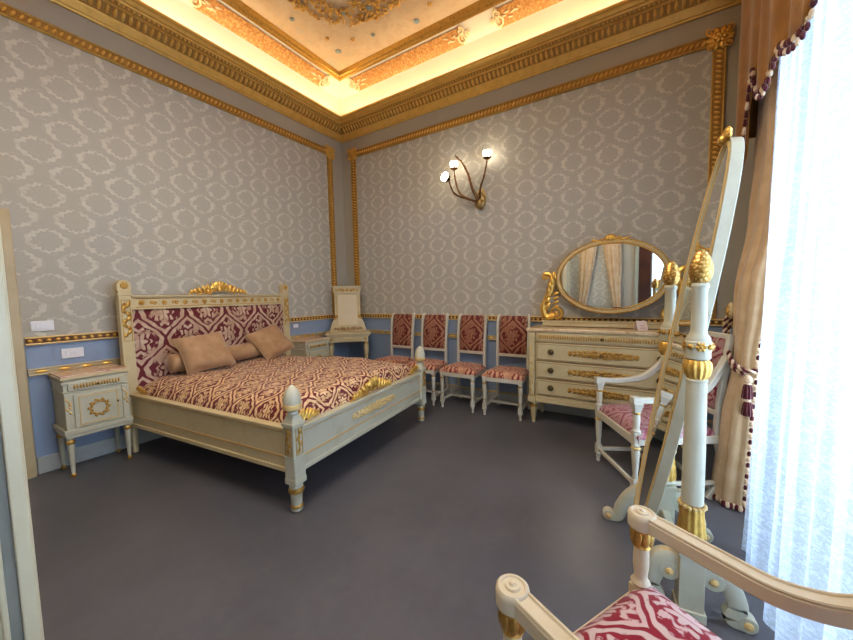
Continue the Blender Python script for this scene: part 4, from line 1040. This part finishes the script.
# ------------------------------------------------------------------ armchairs
def armchair(label, loc, rz, style, seat_mat, back_mat, paint, warm):
    t = thing('armchair', label, 'armchair', loc, rz)
    s = MB(); n = 14; R = []
    for j in range(n + 1):
        v = -1 + 2 * j / n; y = -.005 + .265 * v; w = .275 - .03 * v
        R.append([s.v((w * (-1 + 2 * i / n), y, .435 + .055 * ((1 - abs(-1 + 2 * i / n) ** 4) * (1 - abs(v) ** 4)) ** .5)) for i in range(n + 1)])
    for a, c in zip(R, R[1:]):
        for i in range(n): s.f([a[i], a[i + 1], c[i + 1], c[i]])
    e = [R[0][i] for i in range(n)] + [R[j][n] for j in range(n)] + [R[n][i] for i in range(n, 0, -1)] + [R[j][0] for j in range(n, 0, -1)]
    lo_ = [s.bm.verts.new((v.co.x, v.co.y, .415)) for v in e]
    for i in range(len(e)): j = (i + 1) % len(e); s.f([e[i], e[j], lo_[j], lo_[i]])
    s.f(lo_); s.build('seat', seat_mat, t, 60)
    f = MB(); f.box((0, -.268, .395), (.50, .032, .055)); f.box((0, .25, .395), (.44, .032, .055))
    for sx in (-1, 1): f.bar([(sx * .272, -.26, .395), (sx * .240, .26, .395)], .032, .055)
    f.build('seat_frame', paint, t, 0, .005)
    for sx in (-1, 1):
        K = T(sx * .262, -.262, 0)
        lo = front_leg(K, .42, .024).build('leg', paint, t, bevel=.002)
        MB().lathe(ringed(.335, .024, .024), K).build('gilt_ring', gold_soft, lo, split=True)
        if style == 'scroll': pts = [(sx * .235, .30, 0), (sx * .235, .265, .2), (sx * .235, .255, .42)]
        else: pts = smoothpath([(sx * .235, .21, 0), (sx * .235, .27, .10), (sx * .235, .295, .22), (sx * .235, .27, .34), (sx * .235, .25, .42)], 5)
        MB().bar(pts, .04, .036, (1, 0, 0)).build('leg', paint, t)
    st = MB()
    for sx in (-1, 1): st.bar([(sx * .262, -.262, .105), (sx * .235, .26, .105)], .026, .026)
    st.bar([(-.25, .0, .105), (.25, .0, .105)], .026, .028)
    if style != 'scroll': st.bar([(-.262, -.262, .105), (.262, -.262, .105)], .024, .026); st.bar([(-.235, .235, .06), (.235, .235, .06)], .024, .03)
    st.build('stretcher', paint, t)
    bf = MB()
    for sx in (-1, 1): bf.bar(smoothpath([(sx * .235, .25, .40), (sx * .237, .262, .62), (sx * .24, .285, .86), (sx * .235, .315, 1.06)], 4), .032, .036, (0, 1, 0))
    bf.bar([(-.23, .26, .56), (.23, .26, .56)], .03, .036); bf.bar([(-.235, .312, 1.05), (.235, .312, 1.05)], .03, .036); bf.build('back_frame', paint, t)
    m = MB(); n = 10; F = []; Bk = []
    for j in range(n + 1):
        v = j / n; z = .585 + .455 * v; yc = .262 + .048 * v ** 1.5
        F.append([(x * .216, yc - .012 - .035 * (1 - abs(x) ** 4) * (1 - abs(2 * v - 1) ** 5), z) for x in [-1 + 2 * i / n for i in range(n + 1)]])
        Bk.append([(x * .216, yc + .018, z) for x in [-1 + 2 * i / n for i in range(n + 1)]][::-1])
    m.loft([a + c for a, c in zip(F, Bk)]); m.build('backrest', back_mat, t, 50)
    for sx in (-1, 1):
        K = T(sx * .262, -.262, 0)
        sp_ = MB(); sp_.box((0, 0, .435), (.046, .046, .03), K); sp_.lathe([(.022, .448), (.027, .46), (.020, .47), (.018, .48), (.022, .52), (.021, .565), (.018, .572)], K, 20)
        if style != 'scroll': sp_.loft([[(sx * .262 + a * w, -.262 + b_ * w, z) for a, b_ in ((-1, -1), (1, -1), (1, 1), (-1, 1))] for w, z in ((.016, .57), (.020, .60), (.030, .64), (.026, .645))])
        so = sp_.build('arm_support', paint, t)
        g = MB()
        if style == 'scroll':
            g.lathe([(.018, .570), (.025, .576), (.020, .584), (.026, .61), (.032, .633), (.026, .637)], K, 20)
            for k in range(8): g.leaf(0, .582, PI / 2 - .12, .055, .024, K @ RZ(PI * k / 4), -.027, .006)
        else: g.lathe(ringed(.565, .019, .02), K, 16)
        g.build('gilt_capital', gold, so)
        a = MB()
        if style == 'scroll':
            pth = smoothpath([(sx * .262, -.235, .655), (sx * .257, -.07, .655), (sx * .256, .04, .658), (sx * .285, .13, .675), (sx * .31, .20, .72), (sx * .285, .26, .79), (sx * .245, .285, .82)], 6)
            a.bar(pth, .046, .044)
            for q in (-1, 1):
                P = [Vector(p) for p in pth]; N2 = []
                for i in range(len(P)):
                    d = (P[min(i + 1, len(P) - 1)] - P[max(i - 1, 0)]).normalized(); side = d.cross(Vector((0, 0, 1))).normalized(); up_ = side.cross(d)
                    N2.append(P[i] + side * .018 * q + up_ * .023)
                a.tube(N2, .0042, 6)
            a.lathe([(0, .630), (.030, .632), (.038, .640), (.039, .668), (.037, .679), (.033, .683), (.028, .683), (.026, .679), (.018, .680), (.016, .685), (.008, .685), (.005, .690), (0, .691)], K, 32)
        else:
            pth = smoothpath([(sx * .262, -.275, .66), (sx * .262, -.10, .655), (sx * .268, .06, .675), (sx * .268, .16, .74), (sx * .255, .235, .84), (sx * .242, .29, .92)], 6)
            a.bar(pth, .042, [.036] * 10 + [.042] * (len(pth) - 10)); a.box((sx * .262, -.27, .66), (.052, .05, .038))
        a.build('armrest', paint, t, 40)
    return t
armchair('cream armchair with rose damask seat standing behind the tall floor mirror', (4.095, -1.135, 0), math.radians(-60.6), 'sweep', dam_rose, dam_rear, cream_grey, 0)
armchair('cream armchair in the near foreground with crimson and silver damask seat', (4.133, -3.18, 0), math.radians(-118.6), 'scroll', dam_pink, dam_rear, cream_mat('ivory_chair_paint', (.60, .51, .37), (.48, .38, .24)), 1)

# ------------------------------------------------------------------ window dressing
def interp(tab, z):
    for a, b_ in zip(tab, tab[1:]):
        if (a[0] - z) * (b_[0] - z) <= 0:
            t = (z - a[0]) / (b_[0] - a[0]) if b_[0] != a[0] else 0; t = t * t * (3 - 2 * t)
            return [p + (q - p) * t for p, q in zip(a[1:], b_[1:])]
    return tab[-1][1:]
def drape(label, tab, mir=None):
    """tab: z, cx, cy, half length along y, half thickness along x"""
    t = thing('drape', label, 'curtain', (tab[-1][1], tab[-1][2] if mir is None else 2 * mir - tab[-1][2], 0), 0, 'tied back silk drapes at the tall window')
    ox, oy = t.location.x, t.location.y; rings = []; zs = [3.2 - 3.18 * k / 44 for k in range(45)]
    def pt(z, th):
        cx, cy, ay, bx = interp(tab, z)
        pl = 1 + .16 * math.cos(9 * th + .6 * math.sin(z * 1.7)) + .07 * math.cos(17 * th + z)
        x = cx + bx * pl * math.cos(th); y = cy + ay * (1 + .05 * math.cos(9 * th)) * math.sin(th)
        if mir is not None: y = 2 * mir - y
        return (x - ox, y - oy, z)
    for z in zs: rings.append([pt(z, 2 * PI * k / 84) for k in range(84)])
    MB().loft(rings).build('curtain_cloth', drape_cloth, t, 60)
    fa = MB(); fb = MB(); i = 0; z = 3.15
    while z > .05:                      # leading edge fringe
        x, y, _ = pt(z, -1.2); m_ = fa if i % 2 else fb; m_.ell((x - .002, y - .010, z), (.011, .011, .016), None, 7, 5); z -= .036; i += 1
    for k in range(44):
        x, y, _ = pt(.03, 2 * PI * k / 44); (fa if k % 2 else fb).ell((x, y, .022), (.014, .014, .020), None, 7, 5)
    tag(fa.build('burgundy_fringe', burgundy_cord, t), kind='stuff'); tag(fb.build('cream_fringe', cream_cord, t), kind='stuff')
    return t
tabD = [(3.2, 4.69, -.98, .32, .05), (2.2, 4.68, -.98, .32, .055), (1.8, 4.65, -1.05, .29, .06), (1.30, 4.585, -1.20, .19, .08), (.92, 4.56, -1.22, .13, .06), (.55, 4.54, -1.21, .135, .085), (0.02, 4.525, -1.18, .14, .095)]
drape('tan drape with burgundy and cream bobble edge tied back beside the floor mirror', tabD)
drape('tan drape with bobble edge at the near end of the tall window', tabD, -2.76)

sh = MB(); NY, NZ = 150, 40; R = []
for j in range(NZ + 1):
    z = .004 + 3.16 * j / NZ; y0 = -1.72 + .42 * min(1, z / 2.6); y1 = -4.22; row = []
    for i in range(NY + 1):
        t = i / NY; y = y0 + (y1 - y0) * t
        x = 4.475 + .135 * min(1.15, z / 2.6) + .020 * math.sin(t * 92 + .5 * math.sin(z * 1.5)) + .012 * math.sin(t * 41 + z * .4) + .010 * (1 - min(1, z / .4)) * math.sin(t * 60)
        row.append(sh.v((x, y, z)))
    R.append(row)
for a, c in zip(R, R[1:]):
    for i in range(NY): sh.f([a[i], a[i + 1], c[i + 1], c[i]])
so = sh.build('sheer_curtain', sheer_m, None, 80); tag(so, 'pale lacy sheer curtain hanging full height over the bright window', 'curtain')

PV = thing('valance', 'ochre fabric valance with scalloped tasselled lower edge above the tall window', 'valance', (4.62, -2.76, 2.3))
hem = [(-.72, 2.02), (-.82, 2.08), (-.93, 2.26), (-1.02, 2.48), (-1.10, 2.66), (-1.20, 2.52), (-1.32, 2.44), (-1.42, 2.43), (-1.52, 2.47), (-1.60, 2.50), (-1.66, 2.49), (-1.76, 2.44), (-1.90, 2.40), (-2.02, 2.41), (-2.10, 2.52), (-2.2, 2.68), (-2.5, 2.80), (-2.76, 2.84)]
hem = hem + [(-5.52 - y, z) for y, z in hem[::-1][1:]]
hp = smoothpath([(0, y, z) for y, z in hem], 5)
v_ = MB(T(-4.62, 2.76, -2.3)); R = []
def px_(y, k): return 4.550 + .014 * math.sin(y * 26) * k + .012 * math.sin(y * 11 + 1)
NV = 14
rows = [[v_.v((px_(p.y, .3 + .7 * (1 - j / NV)), p.y, p.z + (3.50 - p.z) * j / NV)) for p in hp] for j in range(NV + 1)]
for a, c in zip(rows, rows[1:]):
    for i in range(len(hp) - 1): v_.f([a[i], a[i + 1], c[i + 1], c[i]])
vo = v_.build('valance_cloth', valance_cloth, PV, 80); so_ = vo.modifiers.new('thick', 'SOLIDIFY'); so_.thickness = .012; so_.offset = 1
v_ = MB(T(-4.62, 2.76, -2.3)); v_.box((4.70, -2.73, 3.52), (.29, 4.02, .05)); v_.box((4.705, -.735, 2.95), (.27, .012, 1.14)); v_.box((4.705, -4.735, 2.95), (.27, .012, 1.14)); v_.build('valance_board', valance_cloth, PV, 0, .004)
fa = MB(T(-4.62, 2.76, -2.3)); fb = MB(T(-4.62, 2.76, -2.3)); acc = 0; i = 0
for a, c in zip(hp, hp[1:]):
    acc += (c - a).length
    if acc > .032:
        acc = 0; m_ = fa if i % 3 else fb
        m_.ell((4.540, a.y, a.z + .004), (.013, .012, .017), None, 7, 5); (fb if i % 3 == 1 else fa).ell((4.538, a.y + .004, a.z - .030), (.010, .010, .018), None, 7, 5); i += 1
tag(fa.build('burgundy_fringe', burgundy_cord, PV), kind='stuff'); tag(fb.build('cream_fringe', cream_cord, PV), kind='stuff')

# cord tie-back with tassels, and the knob it hangs from
def cord(m1, m2, pts, r=.007, tw=55):
    P = [Vector(p) for p in smoothpath(pts, 14)]; A_ = []; B_ = []; L = 0
    for i, p in enumerate(P):
        if i: L += (p - P[i - 1]).length
        d = (P[min(i + 1, len(P) - 1)] - P[max(i - 1, 0)]).normalized(); n1 = d.cross(Vector((.3, .2, 1))).normalized(); n2 = d.cross(n1)
        o = (n1 * math.cos(L * tw * 2) + n2 * math.sin(L * tw * 2)) * r; A_.append(p + o); B_.append(p - o)
    m1.tube(A_, r * 1.1, 6); m2.tube(B_, r * 1.1, 6)
KN = (4.51, -1.08, 1.21)
t = thing('curtain_tieback', 'twisted burgundy and cream cord with tassels gathering the far drape', 'tieback', KN)
KT = T(*[-v for v in KN]); a = MB(KT); b = MB(KT)
cord(a, b, [(4.50, -1.0, 1.19), (4.475, -1.05, 1.10), (4.47, -1.16, 1.0), (4.48, -1.30, .91), (4.53, -1.385, .88), (4.60, -1.36, .89)])
cord(a, b, [(4.52, -1.0, 1.18), (4.49, -1.06, 1.07), (4.475, -1.18, .96), (4.485, -1.30, .88), (4.52, -1.38, .86)])
a.build('burgundy_cord', burgundy_cord, t); b.build('cream_cord', cream_cord, t)
for (x, y, z) in ((4.53, -1.41, .77), (4.54, -1.37, .66)):
    a = MB(KT @ T(x, y, z)); a.lathe([(.004, .09), (.012, .085), (.020, .07), (.022, .055), (.012, .045), (.018, .038)], None, 14); ta = a.build('tassel_head', cream_cord, t)
    b = MB(KT @ T(x, y, z)); b.gad([(.012, .040), (.019, .025), (.022, -.005), (.025, -.040), (.023, -.045)], 10, .08, None, 40); b.build('tassel_skirt', burgundy_cord, ta)
t = thing('holdback_knob', 'round ivory and gilt curtain holdback knob above the rear armchair', 'knob', KN)
m = MB(RY(-PI / 2) @ RX(.0)); m.lathe([(.012, -.30), (.012, -.01), (.03, 0), (.052, .006), (.055, .014), (.046, .024), (.030, .028)], None, 28); m.build('knob_disc', cream, t)
m = MB(RY(-PI / 2)); m.lathe([(.030, .026), (.028, .034), (.014, .040), (0, .042)], None, 20)
for k in range(8): m.ell((.036 * math.cos(PI * k / 4), .036 * math.sin(PI * k / 4), .028), (.006, .006, .004), None, 6, 4)
m.build('gilt_boss', gold, t)

# ------------------------------------------------------------------ far side of the room, seen in the looking glasses
def portiere(x, sg, label):
    t = thing('door_curtain', label, 'curtain', (x, -4.66, 0), 0)
    m = MB(); rings = []
    for k in range(33):
        z = 2.9 - 2.88 * k / 32; q = max(0, 1 - abs(z - 1.0) / 1.2)
        cx = -sg * (.10 * min(1, max(0, (2.9 - z) / 1.9))) ; hw = .15 * (1 - .55 * q)
        rings.append([(cx * 1.6 + hw * math.cos(a) * (1 + .1 * math.cos(8 * a)), .045 * math.sin(a) * (1 + .3 * math.cos(8 * a)), z) for a in [2 * PI * i / 48 for i in range(48)]])
    m.loft(rings).build('curtain_cloth', drape_cloth, t, 60)
    MB().tube([(cx * 1.6 + .09 * math.cos(a), .05 * math.sin(a), 1.0) for a in [2 * PI * i / 16 for i in range(16)]], .012, 6, closed=True).build('cord', burgundy_cord, t)
    return t
portiere(3.02, 1, 'left hand tan door curtain reflected in the oval looking glass'); portiere(3.38, -1, 'right hand tan door curtain reflected in the oval looking glass')
t = thing('commode', 'dark reddish wooden commode seen only in the oval mirror reflection', 'commode', (3.74, -4.54, 0), PI)
m = MB(); m.box((0, 0, .50), (.36, .34, .80)); m.box((0, 0, .92), (.40, .38, .035)); m.build('cabinet_body', Mat('red_wood', (.16, .045, .03), .3).m, t, 0, .005)
for z in (.28, .52, .76): 
    o = MB().box((0, -.172, z), (.32, .012, .20)).build('drawer', Mat('red_wood_front', (.20, .06, .04), .3).m, t, 0, .003); MB().ell((0, -.185, z), .012).build('knob', gold, o)
for sx in (-1, 1):
    for sy in (-1, 1): MB().lathe([(.012, 0), (.022, .10)], T(sx * .15, sy * .14, 0), 10).build('leg', dark_wood, t)
# ------------------------------------------------------------------ light
def area(name, loc, rot, sx, sy, power, color, spread=None):
    l = bpy.data.lights.new(name, 'AREA'); l.shape = 'RECTANGLE'; l.size = sx; l.size_y = sy; l.energy = power; l.color = color
    if spread: l.spread = spread
    o = bpy.data.objects.new(name, l); sc.collection.objects.link(o); o.location = loc; o.rotation_euler = rot; return o
area('daylight', (5.35, (WY0 + WY1) / 2, 1.7), (0, PI / 2, 0), 2.9, 3.2, 118, (.62, .79, 1.0), math.radians(112))
area('front_window_light', (4.45, -4.6, 1.75), (PI / 2, 0, 0), .6, 1.9, 7, (.62, .80, 1.0))
area('ceiling_fill_light', (2.6, -3.0, 3.7), (0, 0, 0), 1.4, 1.4, 62, (1.0, .90, .74))  # unseen fill lamp, added to brighten the room from above
for nm, loc, rot, L in (('cove_left', (.13, Y1 / 2, 3.96), (0, PI, 0), -Y1 - .4), ('cove_right', (X1 - .13, Y1 / 2, 3.96), (0, PI, 0), -Y1 - .4)):
    area(nm, loc, rot, .05, L, 12, (1.0, .76, .46))
for nm, loc, L in (('cove_back', (X1 / 2, -.13, 3.96), X1 - .4), ('cove_front', (X1 / 2, Y1 + .13, 3.96), X1 - .4)):
    area(nm, loc, (PI, 0, 0), L, .05, 12, (1.0, .76, .46))
w_ = bpy.data.worlds.new('world'); sc.world = w_; w_.use_nodes = True
w_.node_tree.nodes['Background'].inputs[0].default_value = (.72, .83, 1.0, 1); w_.node_tree.nodes['Background'].inputs[1].default_value = 1.0
sc.view_settings.view_transform = 'Standard'; sc.view_settings.exposure = 0.32; sc.view_settings.gamma = 0.90
sc.cycles.max_bounces = 10; sc.cycles.diffuse_bounces = 5; sc.cycles.transparent_max_bounces = 12; sc.cycles.sample_clamp_indirect = 4
